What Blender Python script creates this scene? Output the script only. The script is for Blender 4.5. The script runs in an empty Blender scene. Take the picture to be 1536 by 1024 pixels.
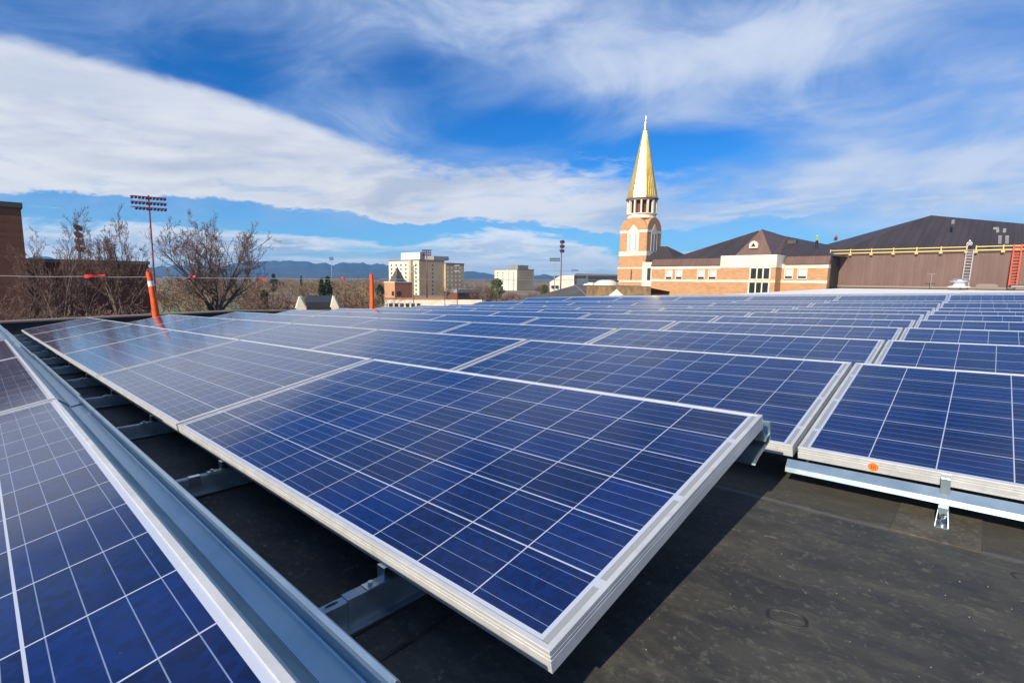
import bpy, bmesh, math, random
from mathutils import Vector, Matrix
R=math.radians
C=bpy.context.scene.collection
sc=bpy.context.scene
# ---------------------------------------------------------------- camera
def axes(yaw,pitch,roll):
    f=Vector((math.cos(pitch)*math.cos(yaw),math.cos(pitch)*math.sin(yaw),math.sin(pitch)))
    r=f.cross(Vector((0,0,1))).normalized(); u=r.cross(f)
    c,s=math.cos(roll),math.sin(roll)
    return c*r+s*u, -s*r+c*u, f
YAW=2.3537; FPX=760.91; SHX=-38.35
rR,uR,fR=axes(YAW,-0.0964,-0.0164)            # camera axes seen from the (slightly sloping) roof plane
rG,uG,fG=axes(YAW,R(-7.1),R(.46))             # the same axes seen from the level world
MR=Matrix((rR,uR,fR)); MG=Matrix((rG,uG,fG))
T3=MG.transposed()@MR                          # roof frame -> world
T4=T3.to_4x4()
CAM=T3@Vector((0.4009,-0.5639,0.5355))
cd=bpy.data.cameras.new('camera'); cam=bpy.data.objects.new('camera',cd); C.objects.link(cam)
cd.sensor_width=36; cd.lens=FPX/1536*36; cd.shift_x=-SHX/1536
cd.clip_start=.02; cd.clip_end=60000
m=Matrix((rG,uG,-fG)).transposed().to_4x4(); m.translation=CAM; cam.matrix_world=m
sc.camera=cam
def ray(px,py):
    return (fG+rG*((px-768-SHX)/FPX)+uG*((512-py)/FPX)).normalized()
def onY(px,py,Y):
    d=ray(px,py); return CAM+d*((Y-CAM.y)/d.y)
def onX(px,py,X):
    d=ray(px,py); return CAM+d*((X-CAM.x)/d.x)
def onD(px,py,D):
    d=ray(px,py); return CAM+d*(D/math.hypot(d.x,d.y))
# ---------------------------------------------------------------- sun and sky
SUN_AZ,SUN_EL=R(-84.),R(30.5)
sl=bpy.data.lights.new('sun','SUN'); sl.energy=5.0; sl.angle=R(.53); sl.color=(1,.90,.76)
so=bpy.data.objects.new('sun',sl); C.objects.link(so)
sdir=Vector((math.cos(SUN_EL)*math.cos(SUN_AZ),math.cos(SUN_EL)*math.sin(SUN_AZ),math.sin(SUN_EL)))
so.rotation_euler=sdir.to_track_quat('Z','Y').to_euler(); so.location=(0,-30,40)
sc.view_settings.view_transform='Standard'; sc.view_settings.look='None'
sc.view_settings.exposure=.32; sc.view_settings.gamma=1
w=bpy.data.worlds.new('World'); sc.world=w; w.use_nodes=True
class NT:
    """small helper to write node trees as expressions"""
    def __init__(s,tree): s.t=tree; s.n=tree.nodes; s.l=tree.links
    def new(s,ty,**k):
        n=s.n.new(ty)
        for a,b in k.items(): setattr(n,a,b)
        return n
    def put(s,sock,v):
        if hasattr(v,'is_linked') : s.l.new(v,sock)
        elif v is not None:
            if isinstance(v,(tuple,list)) and len(v)==3 and sock.type=='RGBA': v=(*v,1)
            sock.default_value=v
    def m(s,op,a,b=None,c=None,clamp=False):
        n=s.new('ShaderNodeMath',operation=op,use_clamp=clamp)
        for i,v in enumerate((a,b,c)):
            if v is not None: s.put(n.inputs[i],v)
        return n.outputs[0]
    def vm(s,op,a,b=None):
        n=s.new('ShaderNodeVectorMath',operation=op)
        s.put(n.inputs[0],a)
        if b is not None: s.put(n.inputs[1],b)
        return n.outputs[0] if op not in('LENGTH','DOT_PRODUCT') else n.outputs[1]
    def xyz(s,v):
        n=s.new('ShaderNodeSeparateXYZ'); s.put(n.inputs[0],v); return n.outputs
    def comb(s,x,y,z):
        n=s.new('ShaderNodeCombineXYZ')
        for i,v in enumerate((x,y,z)): s.put(n.inputs[i],v)
        return n.outputs[0]
    def noise(s,v,scale=1,detail=4,rough=.5,dist=0,lac=2,col=False):
        n=s.new('ShaderNodeTexNoise')
        if v is not None: s.put(n.inputs['Vector'],v)
        n.inputs['Scale'].default_value=scale; n.inputs['Detail'].default_value=detail
        n.inputs['Roughness'].default_value=rough; n.inputs['Distortion'].default_value=dist
        n.inputs['Lacunarity'].default_value=lac
        return n.outputs[1 if col else 0]
    def ss(s,v,a,b,lo=0,hi=1):
        n=s.new('ShaderNodeMapRange',interpolation_type='SMOOTHSTEP')
        s.put(n.inputs[0],v); s.put(n.inputs[1],a); s.put(n.inputs[2],b); s.put(n.inputs[3],lo); s.put(n.inputs[4],hi)
        return n.outputs[0]
    def lin(s,v,a,b,lo=0,hi=1):
        n=s.new('ShaderNodeMapRange'); s.put(n.inputs[0],v); s.put(n.inputs[1],a); s.put(n.inputs[2],b); s.put(n.inputs[3],lo); s.put(n.inputs[4],hi)
        return n.outputs[0]
    def mix(s,f,a,b,mode='MIX'):
        n=s.new('ShaderNodeMix',data_type='RGBA',blend_type=mode)
        s.put(n.inputs[0],f); s.put(n.inputs[6],a); s.put(n.inputs[7],b); return n.outputs[2]
    def curve(s,v,pts,x0,x1,y0,y1):
        n=s.new('ShaderNodeFloatCurve'); c=n.mapping.curves[0]
        P=[((x-x0)/(x1-x0),(y-y0)/(y1-y0)) for x,y in pts]
        c.points[0].location=P[0]; c.points[1].location=P[-1]
        for q in P[1:-1]: c.points.new(*q)
        n.mapping.update()
        s.put(n.inputs['Value'],s.lin(v,x0,x1)); return s.lin(n.outputs[0],0,1,y0,y1)
    def bump(s,h,strength=.3,dist=.01):
        n=s.new('ShaderNodeBump'); s.put(n.inputs['Height'],h); n.inputs['Strength'].default_value=strength; n.inputs['Distance'].default_value=dist
        return n.outputs[0]
def build_world():
    k=NT(w.node_tree); k.n.clear()
    out=k.new('ShaderNodeOutputWorld'); bg=k.new('ShaderNodeBackground')
    sky=k.new('ShaderNodeTexSky',sky_type='NISHITA'); sky.sun_disc=False
    sky.sun_elevation=SUN_EL; sky.sun_rotation=math.pi/2-SUN_AZ; sky.altitude=1600
    sky.air_density=1.0; sky.dust_density=.6; sky.ozone_density=2.0
    D=k.vm('NORMALIZE',k.new('ShaderNodeTexCoord').outputs['Generated'])
    x,y,z=k.xyz(D)
    hs=k.new('ShaderNodeHueSaturation'); hs.inputs['Saturation'].default_value=1.42; hs.inputs['Value'].default_value=.95
    k.l.new(sky.outputs[0],hs.inputs['Color']); skyc=hs.outputs[0]
    skyc=k.mix(1,skyc,(.55,1.08,1.46),'MULTIPLY')
    skyc=k.mix(k.ss(k.xyz(D)[2],.16,.02,0,.45),skyc,(2.3,6.0,9.5))
    # elevation and azimuth in degrees
    el=k.m('MULTIPLY',k.m('ARCSINE',z),57.29578)
    azr=k.m('MULTIPLY',k.m('ARCTAN2',y,x),57.29578)
    az=k.m('ADD',azr,k.m('MULTIPLY',k.m('LESS_THAN',azr,0),360))       # 0..360, view centre 135
    zc=k.m('MAXIMUM',z,.0)
    iz=k.m('DIVIDE',1,k.m('ADD',zc,.09))
    P=k.comb(k.m('MULTIPLY',x,iz),k.m('MULTIPLY',y,iz),0)               # flat cloud layer
    def rot(v,a,sx,sy):
        mp=k.new('ShaderNodeMapping'); k.put(mp.inputs[0],v); mp.inputs['Rotation'].default_value=(0,0,R(a)); mp.inputs['Scale'].default_value=(sx,sy,1); return mp.outputs[0]
    nb=k.noise(P,1.1,6,.55,.3); nf=k.noise(P,4.5,7,.6,.4)
    nlow=k.noise(k.comb(k.m('MULTIPLY',az,.16),k.m('MULTIPLY',el,.34),3.3),1.0,9,.62,.3)
    # --- the big bank of cloud
    top=k.curve(az,[(0,4),(60,6),(105,8.4),(118,10.6),(128,11.9),(137,11.6),(143,12.3),(148,13.6),(152,14.8),(157.5,16.2),(163,17.1),(170,17.8),(180,17.9),(190,16.8),(230,14),(360,12)],0,360,0,30)
    bot=k.curve(az,[(0,3),(60,4.8),(105,6.2),(118,4.8),(125,5.6),(133.5,6.2),(144,6.1),(153,6.9),(169,7.1),(178,6.5),(200,6.3),(360,5)],0,360,0,30)
    tw=k.lin(az,125,152,2.6,.9)   # the top edge frays to the right
    tn=k.m('MULTIPLY',k.m('SUBTRACT',nf,.5),k.lin(az,120,152,9,1.2))
    et=k.m('SUBTRACT',k.m('ADD',top,tn),el)
    mt=k.ss(k.m('DIVIDE',et,tw),-.55,.9)
    eb=k.m('SUBTRACT',el,k.m('ADD',bot,k.m('MULTIPLY',k.m('SUBTRACT',nlow,.5),3.8)))
    mb=k.ss(eb,-.12,.28)
    fade=k.ss(az,106,126)
    thin=k.lin(k.noise(rot(P,-20,1.0,3.2),1.2,6,.55,.4),.35,.6,0,1)
    brk=k.ss(k.noise(k.comb(k.m('MULTIPLY',az,.10),k.m('MULTIPLY',el,.42),7.7),1.2,8,.6,.5),.30,.50,k.lin(el,6,15,.55,.9),1)
    bank=k.m('MULTIPLY',k.m('MULTIPLY',k.m('MULTIPLY',mt,brk),mb),k.m('MAXIMUM',k.m('MULTIPLY',fade,k.lin(az,128,150,.86,.97)),k.m('MULTIPLY',thin,.55)),clamp=True)
    # shading of the bank: grey bellies, bright rims along the bottom
    sh=k.ss(k.noise(k.comb(k.m('MULTIPLY',az,.06),k.m('MULTIPLY',k.m('ADD',el,k.m('MULTIPLY',az,.09)),.30),0),1.1,8,.55,.35),.36,.66)
    rim=k.ss(eb,0,1.9,1,0)
    light=k.m('MAXIMUM',k.m('SUBTRACT',1,k.m('MULTIPLY',sh,.85)),k.m('MULTIPLY',rim,.9))
    cc=k.mix(light,(5.0,5.6,6.9),(8.7,8.8,9.0))
    cc=k.mix(k.ss(el,9,17),cc,k.mix(.6,cc,(7.2,7.7,8.8)))
    # --- thin high veil: soft patches with gaps, lightly streaked
    c1=k.noise(rot(P,38,.9,1.25),.95,6,.52,.5); c2=k.noise(k.comb(k.m('MULTIPLY',az,.055),k.m('MULTIPLY',el,.11),2.2),1.3,7,.56,.9)
    dens=k.m('ADD',k.m('MULTIPLY',c1,.45),k.m('MULTIPLY',c2,.55))
    def blob(px,py,wa,we,amp,acc):
        d=ray(px,py); a0=math.degrees(math.atan2(d.y,d.x))%360; e0=math.degrees(math.asin(d.z))
        da=k.m('DIVIDE',k.m('SUBTRACT',az,a0),wa); de=k.m('DIVIDE',k.m('SUBTRACT',el,e0),we)
        g=k.m('EXPONENT',k.m('MULTIPLY',k.m('ADD',k.m('MULTIPLY',da,da),k.m('MULTIPLY',de,de)),-1))
        return k.m('MULTIPLY_ADD',g,amp,acc)
    f=dens
    for px,py,wa,we,amp in ((300,120,12,3.0,-.16),(610,100,7,3.2,-.22),(760,190,8,2.2,-.16),(930,250,10,2.6,-.20),(60,10,9,3,.05),(480,20,9,4,.13),
                            (820,70,12,5,.13),(1120,75,8,3.2,.20),(1270,40,7,3,.12),(1000,140,10,3,.06),(1250,265,16,1.6,.20),(1450,200,12,4,.08),(1480,340,14,3.,.20),(1130,245,9,1.5,.04),
                            (1040,200,6,1.5,-.10),(1500,90,10,4,.03)):
        f=blob(px,py,wa,we,amp,f)
    dens=k.m('ADD',f,k.ss(az,128,100,.035,.085))
    cir=k.m('MULTIPLY',k.ss(dens,.34,.80),.93)
    cir=k.m('MULTIPLY',cir,k.ss(el,3,7,.25,1))
    ccol=k.mix(k.ss(dens,.52,.86),(3.5,5.0,7.9),(6.7,7.5,9.0))
    # --- far cumulus low over the mountains
    n3=k.noise(k.comb(k.m('MULTIPLY',az,.085),k.m('MULTIPLY',el,.42),9.1),1.0,8,.6,.4)
    lowtop=k.curve(az,[(0,2),(90,.8),(105,1.8),(118,2.6),(126,4.6),(134,5.0),(139,4.6),(150,3.9),(165,4.6),(180,4.6),(360,4)],0,360,0,30)
    e3=k.m('SUBTRACT',k.m('ADD',lowtop,k.m('MULTIPLY',k.m('SUBTRACT',n3,.5),6.5)),el)
    m3=k.m('MULTIPLY',k.ss(e3,-.1,.9),.86)
    m3=k.m('MULTIPLY',m3,k.ss(k.noise(k.comb(k.m('MULTIPLY',az,.05),k.m('MULTIPLY',el,.8),1.7),1,6,.6,.3),.36,.50,.35,1))
    l3=k.ss(e3,1.7,.1)
    c3=k.mix(l3,k.mix(k.ss(az,126,150,1,0),(4.9,5.8,7.6),(7.4,8.4,9.8)),(11.5,11.2,11.0))
    c3=k.mix(k.ss(k.noise(k.comb(k.m('MULTIPLY',az,.22),k.m('MULTIPLY',el,.9),5),1,7,.6),.46,.60,0,.85),c3,(10.5,10.4,10.5))
    c3=k.mix(k.ss(el,3.2,.6,0,.75),c3,(15.,15.,14.5))
    col=k.mix(cir,skyc,ccol); col=k.mix(m3,col,c3); col=k.mix(bank,col,cc)
    k.l.new(col,bg.inputs[0]); bg.inputs[1].default_value=.081
    k.l.new(bg.outputs[0],out.inputs[0])
build_world()
# ---------------------------------------------------------------- object helpers
def link(o,parent=None):
    C.objects.link(o)
    if parent: o.parent=parent
    return o
def tag(o,label=None,cat=None,group=None,kind=None):
    if label: o['label']=label
    if cat: o['category']=cat
    if group: o['group']=group
    if kind: o['kind']=kind
    return o
def empty(name,label,cat,group=None,loc=(0,0,0),roof=False,rz=0):
    o=bpy.data.objects.new(name,None); C.objects.link(o); o.empty_display_size=.2
    m=Matrix.Translation(loc)@Matrix.Rotation(rz,4,'Z')
    o.matrix_world=(T4@m) if roof else m
    return tag(o,label,cat,group)
class MB:
    def __init__(s): s.v=[]; s.f=[]; s.mi=[]
    def add(s,vs,fs,mi=0):
        b=len(s.v); s.v+= [tuple(v) for v in vs]; s.f+= [tuple(b+i for i in f) for f in fs]; s.mi+=[mi]*len(fs); return s
    def box(s,x0,x1,y0,y1,z0,z1,mi=0):
        return s.add([(x0,y0,z0),(x1,y0,z0),(x1,y1,z0),(x0,y1,z0),(x0,y0,z1),(x1,y0,z1),(x1,y1,z1),(x0,y1,z1)],
          [(0,3,2,1),(4,5,6,7),(0,1,5,4),(1,2,6,5),(2,3,7,6),(3,0,4,7)],mi)
    def prism(s,poly,y0,y1,axis='y',mi=0):
        n=len(poly); 
        def P(a,b,t): return (a,t,b) if axis=='y' else ((t,a,b) if axis=='x' else (a,b,t))
        vs=[P(a,b,y0) for a,b in poly]+[P(a,b,y1) for a,b in poly]
        fs=[tuple(range(n)),tuple(range(2*n-1,n-1,-1))]+[(i,n+i,n+(i+1)%n,(i+1)%n) for i in range(n)]
        return s.add(vs,fs,mi)
    def tube(s,a,b,ra,rb=None,n=8,mi=0,cap=True):
        a=Vector(a); b=Vector(b); rb=ra if rb is None else rb
        d=(b-a); 
        if d.length<1e-9: return s
        d.normalize(); u=d.orthogonal().normalized(); v=d.cross(u)
        vs=[]
        for p,r in ((a,ra),(b,rb)):
            for i in range(n):
                t=2*math.pi*i/n; vs.append(p+(u*math.cos(t)+v*math.sin(t))*r)
        fs=[(i,(i+1)%n,n+(i+1)%n,n+i) for i in range(n)]
        if cap: fs+=[tuple(range(n-1,-1,-1)),tuple(range(n,2*n))]
        return s.add(vs,fs,mi)
    def lathe(s,prof,n=24,c=(0,0,0),mi=0,rot0=0):
        vs=[];m_=len(prof)
        for r,z in prof:
            for i in range(n):
                t=2*math.pi*i/n+rot0; vs.append((c[0]+r*math.cos(t),c[1]+r*math.sin(t),c[2]+z))
        fs=[(j*n+i,j*n+(i+1)%n,(j+1)*n+(i+1)%n,(j+1)*n+i) for j in range(m_-1) for i in range(n)]
        fs+=[tuple(range(n-1,-1,-1)),tuple(range((m_-1)*n,m_*n))]
        return s.add(vs,fs,mi)
    def build(s,name,mat,parent=None,smooth=False,world=None,origin=None,fix=True,bevel=0):
        me=bpy.data.meshes.new(name)
        v=s.v
        if origin is not None: v=[(a[0]-origin[0],a[1]-origin[1],a[2]-origin[2]) for a in v]
        me.from_pydata(v,[],s.f); me.update()
        if fix:
            bm=bmesh.new(); bm.from_mesh(me); bmesh.ops.recalc_face_normals(bm,faces=bm.faces); bm.to_mesh(me); bm.free()
        mats=mat if isinstance(mat,(list,tuple)) else [mat]
        for q in mats: me.materials.append(q)
        if len(mats)>1: me.polygons.foreach_set('material_index',s.mi)
        if smooth: me.polygons.foreach_set('use_smooth',[True]*len(me.polygons))
        o=bpy.data.objects.new(name,me); C.objects.link(o)
        if world is not None: o.matrix_world=world
        elif origin is not None: o.location=origin
        if parent: o.parent=parent
        if bevel:
            b=o.modifiers.new('bevel','BEVEL'); b.width=bevel; b.segments=2; b.limit_method='ANGLE'
        return o
def copy_tree(o,parent=None):
    c=o.copy(); C.objects.link(c)
    if parent: c.parent=parent; c.matrix_parent_inverse=o.matrix_parent_inverse.copy()
    for ch in o.children: copy_tree(ch,c)
    return c
# ---------------------------------------------------------------- materials
def mat(name,base=(.5,.5,.5),rough=.6,metal=0,fn=None,spec=.5,coat=0):
    m=bpy.data.materials.new(name); m.use_nodes=True; k=NT(m.node_tree); b=k.n['Principled BSDF']
    b.inputs['Base Color'].default_value=(*base,1); b.inputs['Roughness'].default_value=rough
    b.inputs['Metallic'].default_value=metal; b.inputs['Specular IOR Level'].default_value=spec
    b.inputs['Coat Weight'].default_value=coat
    if fn: fn(k,b)
    return m
def vary(c1,c2,scale,lo=.35,hi=.65,detail=5,bs=0,bd=.01,c3=None,s3=30,world=False,stretch=(1,1,1),rough=None):
    def f(k,b):
        tc=k.new('ShaderNodeTexCoord').outputs['Object'] if not world else k.new('ShaderNodeNewGeometry').outputs['Position']
        mp=k.new('ShaderNodeMapping'); k.put(mp.inputs[0],tc); mp.inputs['Scale'].default_value=stretch; v=mp.outputs[0]
        n=k.noise(v,scale,detail,.6); c=k.mix(k.ss(n,lo,hi),c1,c2)
        if c3: c=k.mix(k.m('MULTIPLY',k.ss(k.noise(v,s3,4,.6),.5,.7),.6),c,c3)
        k.put(b.inputs['Base Color'],c)
        if rough: k.put(b.inputs['Roughness'],k.lin(n,.3,.7,*rough))
        if bs: k.put(b.inputs['Normal'],k.bump(k.noise(v,scale*4,5,.6),bs,bd))
    return f
PL=1.972; PS=.992; PITCH=1.9943
CW=.1592; CH=.1588
MX=(PL-12*CW)/2; MY=(PS-6*CH)/2
def panel_shader(k,b):
    tc=k.new('ShaderNodeTexCoord').outputs['Object']; x,y,z=k.xyz(tc)
    rnd=k.new('ShaderNodeObjectInfo').outputs['Random']
    u=k.m('DIVIDE',k.m('SUBTRACT',x,MX),CW); v=k.m('DIVIDE',k.m('SUBTRACT',y,MY),CH)
    fu=k.m('FRACT',u); fv=k.m('FRACT',v)
    def line(fr,half):  # near integer
        d=k.m('MINIMUM',fr,k.m('SUBTRACT',1,fr)); return k.m('LESS_THAN',d,half)
    gu=line(fu,.0085); gv=line(fv,.0115)
    outx=k.m('MAXIMUM',k.m('LESS_THAN',u,0),k.m('GREATER_THAN',u,12)); outy=k.m('MAXIMUM',k.m('LESS_THAN',v,0),k.m('GREATER_THAN',v,6))
    out=k.m('MAXIMUM',outx,outy)
    white=k.m('MAXIMUM',k.m('MAXIMUM',gu,gv),out)
    bb=k.m('FRACT',k.m('MULTIPLY',v,4)); bus=k.m('LESS_THAN',k.m('ABSOLUTE',k.m('SUBTRACT',bb,.5)),.0175)
    # silver collecting ribbon in the short side margins, broken every two cells
    rx=k.m('MAXIMUM',k.m('COMPARE',u,-.085,.042),k.m('COMPARE',u,12.085,.042))
    seg=k.m('FRACT',k.m('ADD',k.m('MULTIPLY',v,.5),.5)); rb=k.m('MULTIPLY',rx,k.m('LESS_THAN',seg,.93))
    # poly-crystalline cells: a tone per cell plus crystal flakes
    wn=k.new('ShaderNodeTexWhiteNoise',noise_dimensions='3D')
    k.put(wn.inputs[0],k.comb(k.m('FLOOR',u),k.m('FLOOR',v),k.m('MULTIPLY',rnd,97)))
    cn=wn.outputs[0]
    vo=k.new('ShaderNodeTexVoronoi'); k.put(vo.inputs['Vector'],k.vm('ADD',tc,k.comb(k.m('MULTIPLY',rnd,31),0,0))); vo.inputs['Scale'].default_value=75
    vr=k.xyz(vo.outputs['Color'])[0]
    t=k.m('ADD',k.m('MULTIPLY',cn,.48),k.m('MULTIPLY',vr,.48))
    cell=k.mix(t,(.0006,.0055,.038),(.0011,.020,.135))
    cell=k.mix(k.m('MULTIPLY',k.ss(k.noise(k.vm('ADD',tc,k.comb(k.m('MULTIPLY',rnd,13),0,0)),3.2,3,.5),.52,.68),.55),cell,(.010,.012,.055))
    fing=k.m('LESS_THAN',k.m('FRACT',k.m('MULTIPLY',u,70)),.10)
    cell=k.mix(k.m('MULTIPLY',fing,.025),cell,(.35,.4,.5))
    c=k.mix(bus,cell,(.17,.23,.36)); c=k.mix(white,c,(.46,.50,.58)); c=k.mix(rb,c,(.30,.31,.31))
    # dust film
    dn=k.noise(tc,7,6,.65); sp=k.ss(k.noise(tc,160,2,.5),.70,.78)
    c=k.mix(k.m('ADD',k.m('MULTIPLY',k.ss(dn,.35,.8),.012),k.m('MULTIPLY',sp,.07)),c,(.42,.42,.42))
    k.put(b.inputs['Base Color'],c)
    k.put(b.inputs['Coat Roughness'],k.lin(dn,.3,.7,.085,.15))
M={}
M['cells']=mat('photovoltaic_cells',rough=.4,spec=.04,coat=1.0,fn=panel_shader); M['cells'].node_tree.nodes['Principled BSDF'].inputs['Coat IOR'].default_value=1.43
M['alu']=mat('anodised_aluminium',(.62,.62,.60),.42,.3,vary((.57,.57,.55),(.66,.66,.64),7,bs=.04,bd=.001,c3=(.50,.49,.46),s3=22))
M['galv']=mat('galvanised_steel',(.5,.55,.57),.34,.85,vary((.42,.54,.59),(.50,.61,.66),9,detail=6,c3=(.50,.58,.62),s3=60,rough=(.28,.36)))
M['galvd']=mat('galvanised_rail',(.4,.45,.48),.38,.85,vary((.27,.33,.38),(.36,.42,.46),14,detail=7,rough=(.3,.48)))
M['steel']=mat('bright_bolt_steel',(.7,.7,.7),.25,1)
M['black']=mat('black_rubber_and_shade',(.015,.015,.016),.7)  # also the painted shade of the gap between hall and arena
M['sticker']=mat('orange_sticker',(.85,.20,.03),.5)
M['ink']=mat('dark_ink',(.08,.02,.01),.6)
def membrane(k,b):
    p=k.new('ShaderNodeTexCoord').outputs['Object']; x,y,z=k.xyz(p)
    mp=k.new('ShaderNodeMapping'); k.put(mp.inputs[0],p); mp.inputs['Scale'].default_value=(1.,1.9,1); mp.inputs['Rotation'].default_value=(0,0,R(25))
    n1=k.noise(mp.outputs[0],2.6,8,.62,.6); n2=k.noise(mp.outputs[0],11,7,.68,.5); n3=k.noise(p,55,5,.65)
    c=k.mix(k.ss(n1,.30,.70),(.038,.040,.041),(.076,.073,.061))
    c=k.mix(k.m('MULTIPLY',k.ss(n2,.48,.70),.55),c,(.115,.109,.086))
    c=k.mix(k.m('MULTIPLY',k.ss(n3,.54,.70),.5),c,(.155,.148,.118))
    c=k.mix(k.m('MULTIPLY',k.ss(k.noise(mp.outputs[0],3.6,5,.6,.4),.56,.68),.55),c,(.028,.032,.042))
    c=k.mix(k.m('MULTIPLY',k.ss(k.noise(p,30,3,.5,1.0),.69,.73),.5),c,(.22,.21,.18))
    c=k.mix(k.m('MULTIPLY',k.ss(k.noise(p,120,2,.5),.70,.78),.35),c,(.20,.19,.16))
    # browner, dustier band along the lap of the second row
    dist=k.m('SUBTRACT',y,k.m('ADD',1.17,k.m('MULTIPLY',k.m('SUBTRACT',k.noise(p,3.5,3,.5),.5),.03)))
    c=k.mix(k.ss(dist,0,.06,0,.55),c,(.085,.076,.052))
    c=k.mix(k.m('MULTIPLY',k.ss(k.m('ABSOLUTE',dist),.022,.0),.5),c,(.16,.15,.125))
    # seams every ~3 m and rings left by dried puddles round fasteners
    k.put(b.inputs['Base Color'],c)
    k.put(b.inputs['Roughness'],k.lin(n2,.3,.7,.55,.85))
    k.put(b.inputs['Normal'],k.bump(k.m('ADD',k.m('MULTIPLY',n3,1.2),k.m('MULTIPLY',n2,1.2)),.3,.004))
M['membrane']=mat('dark_roof_membrane',(.05,.05,.05),.75,fn=membrane,spec=.12)
M['seam']=mat('membrane_seam',(.02,.02,.02),.7,fn=vary((.012,.012,.014),(.03,.029,.026),20))
M['patch']=mat('dusty_flashing_membrane',(.08,.07,.05),.8,fn=vary((.055,.048,.032),(.095,.083,.056),9,detail=8,c3=(.16,.15,.12),s3=70,bs=.3,bd=.003))
M['grit']=mat('pale_grit',(.34,.31,.25),.9)
M['pale']=mat('pale_roof_membrane',(.8,.8,.76),.8,fn=vary((.74,.72,.66),(.86,.84,.77),.35,detail=7,world=True))
def brick(c1,c2,mortar,scale=1,stain=(.5,.5,.5),hor=.2):
    def f(k,b):
        g=k.new('ShaderNodeNewGeometry'); x,y,z=k.xyz(g.outputs['Position'])
        v=k.comb(k.m('ADD',x,y),z,0)
        t=k.new('ShaderNodeTexBrick'); k.put(t.inputs['Vector'],v); t.inputs['Scale'].default_value=scale
        t.inputs['Color1'].default_value=(*c1,1); t.inputs['Color2'].default_value=(*c2,1); t.inputs['Mortar'].default_value=(*mortar,1)
        t.inputs['Mortar Size'].default_value=.012; t.inputs['Brick Width'].default_value=.6; t.inputs['Row Height'].default_value=.2
        n=k.noise(v,.35,6,.6); 
        c=k.mix(k.ss(n,.35,.7,0,.35),t.outputs[0],stain)
        k.put(b.inputs['Base Color'],c)
    return f
M['brick']=mat('orange_brick',rough=.85,fn=brick((.45,.21,.09),(.56,.30,.14),(.48,.34,.21),1,(.55,.33,.17)))
M['brick2']=mat('red_brick',rough=.85,fn=brick((.42,.14,.07),(.50,.19,.10),(.36,.2,.14),1,(.42,.2,.12)))
M['brownbrick']=mat('dark_brown_brick',rough=.9,fn=brick((.13,.045,.024),(.18,.065,.034),(.12,.06,.04),1,(.24,.10,.05)))
M['towerbrick']=mat('brown_tower_brick',rough=.9,fn=brick((.15,.058,.03),(.20,.082,.045),(.13,.07,.045),1,(.24,.12,.055)))
M['stone']=mat('limestone',(.68,.60,.47),.8,fn=vary((.68,.60,.45),(.80,.73,.58),.5,detail=6,world=True))
M['cream']=mat('cream_concrete',(.70,.66,.52),.8,fn=vary((.66,.61,.47),(.76,.72,.58),.08,detail=6,world=True))
M['tan']=mat('tan_panel_wall',(.36,.28,.17),.8,fn=vary((.46,.34,.19),(.56,.43,.26),.08,detail=6,world=True))
def seam(c1,c2,pitch=.6,wob=.3):
    def f(k,b):
        x,y,z=k.xyz(k.new('ShaderNodeNewGeometry').outputs['Position'])
        u=k.m('DIVIDE',k.m('ADD',x,k.m('MULTIPLY',y,.0)),pitch); fr=k.m('FRACT',u)
        ln=k.m('MULTIPLY',k.m('LESS_THAN',fr,.10),.55)
        n=k.noise(k.comb(k.m('MULTIPLY',x,.6),k.m('MULTIPLY',z,.25),0),.9,6,.6)
        wn=k.new('ShaderNodeTexWhiteNoise',noise_dimensions='1D'); k.put(wn.inputs['W'],k.m('FLOOR',u))
        c=k.mix(k.m('ADD',k.m('MULTIPLY',k.ss(n,.3,.7),.6),k.m('MULTIPLY',wn.outputs[0],.4)),c1,c2)
        c=k.mix(ln,c,(c1[0]*.45,c1[1]*.45,c1[2]*.45)); k.put(b.inputs['Base Color'],c)
    return f
M['copper']=mat('brown_copper_cladding',rough=.55,metal=.15,fn=seam((.125,.070,.054),(.175,.102,.080),.42))
M['copperroof']=mat('dark_copper_roof',rough=.6,spec=.25,metal=0,fn=seam((.045,.034,.032),(.072,.054,.050),.85))
M['darkroof']=mat('grey_brown_shingle_roof',rough=.85,fn=vary((.075,.068,.06),(.11,.10,.088),.5,world=True,detail=7))
M['gold']=mat('gilded_metal',(.90,.62,.12),.33,.85,vary((.84,.60,.18),(.92,.70,.26),.3,world=True))
M['silver']=mat('silver_finial_metal',(.8,.8,.78),.3,.9)
M['glass']=mat('dark_window_glass',(.03,.035,.04),.08,spec=.9)
M['blind']=mat('pale_window_blind',(.55,.60,.58),.3,spec=.9)
M['red']=mat('red_pole_paint',(.20,.032,.045),.5)
M['grey']=mat('grey_pole_paint',(.28,.28,.30),.5)
M['lampdark']=mat('dark_lamp_housing',(.05,.03,.06),.45)
M['orange']=mat('orange_plastic',(.86,.10,.015),.45,fn=vary((.80,.09,.012),(.90,.13,.02),12))
M['white']=mat('white_reflective_band',(.8,.8,.78),.4)
M['rope']=mat('pale_rope',(.6,.55,.47),.8)
M['redflag']=mat('red_pennant',(.75,.035,.02),.6)
M['yellow']=mat('yellow_rail_paint',(.66,.50,.15),.5)
M['whitepaint']=mat('white_paint',(.8,.8,.78),.5)
M['bark']=mat('grey_brown_bark',(.11,.08,.065),.9,fn=vary((.10,.075,.06),(.19,.145,.115),6,detail=6))
M['twig']=mat('reddish_twigs',(.13,.07,.06),.9,fn=vary((.12,.065,.052),(.23,.13,.095),3))
M['tantwig']=mat('tan_twigs',(.30,.20,.10),.9,fn=vary((.26,.16,.08),(.38,.27,.14),1))
M['evergreen']=mat('dark_evergreen_needles',(.03,.05,.02),.9,fn=vary((.02,.035,.016),(.05,.07,.025),2))
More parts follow.
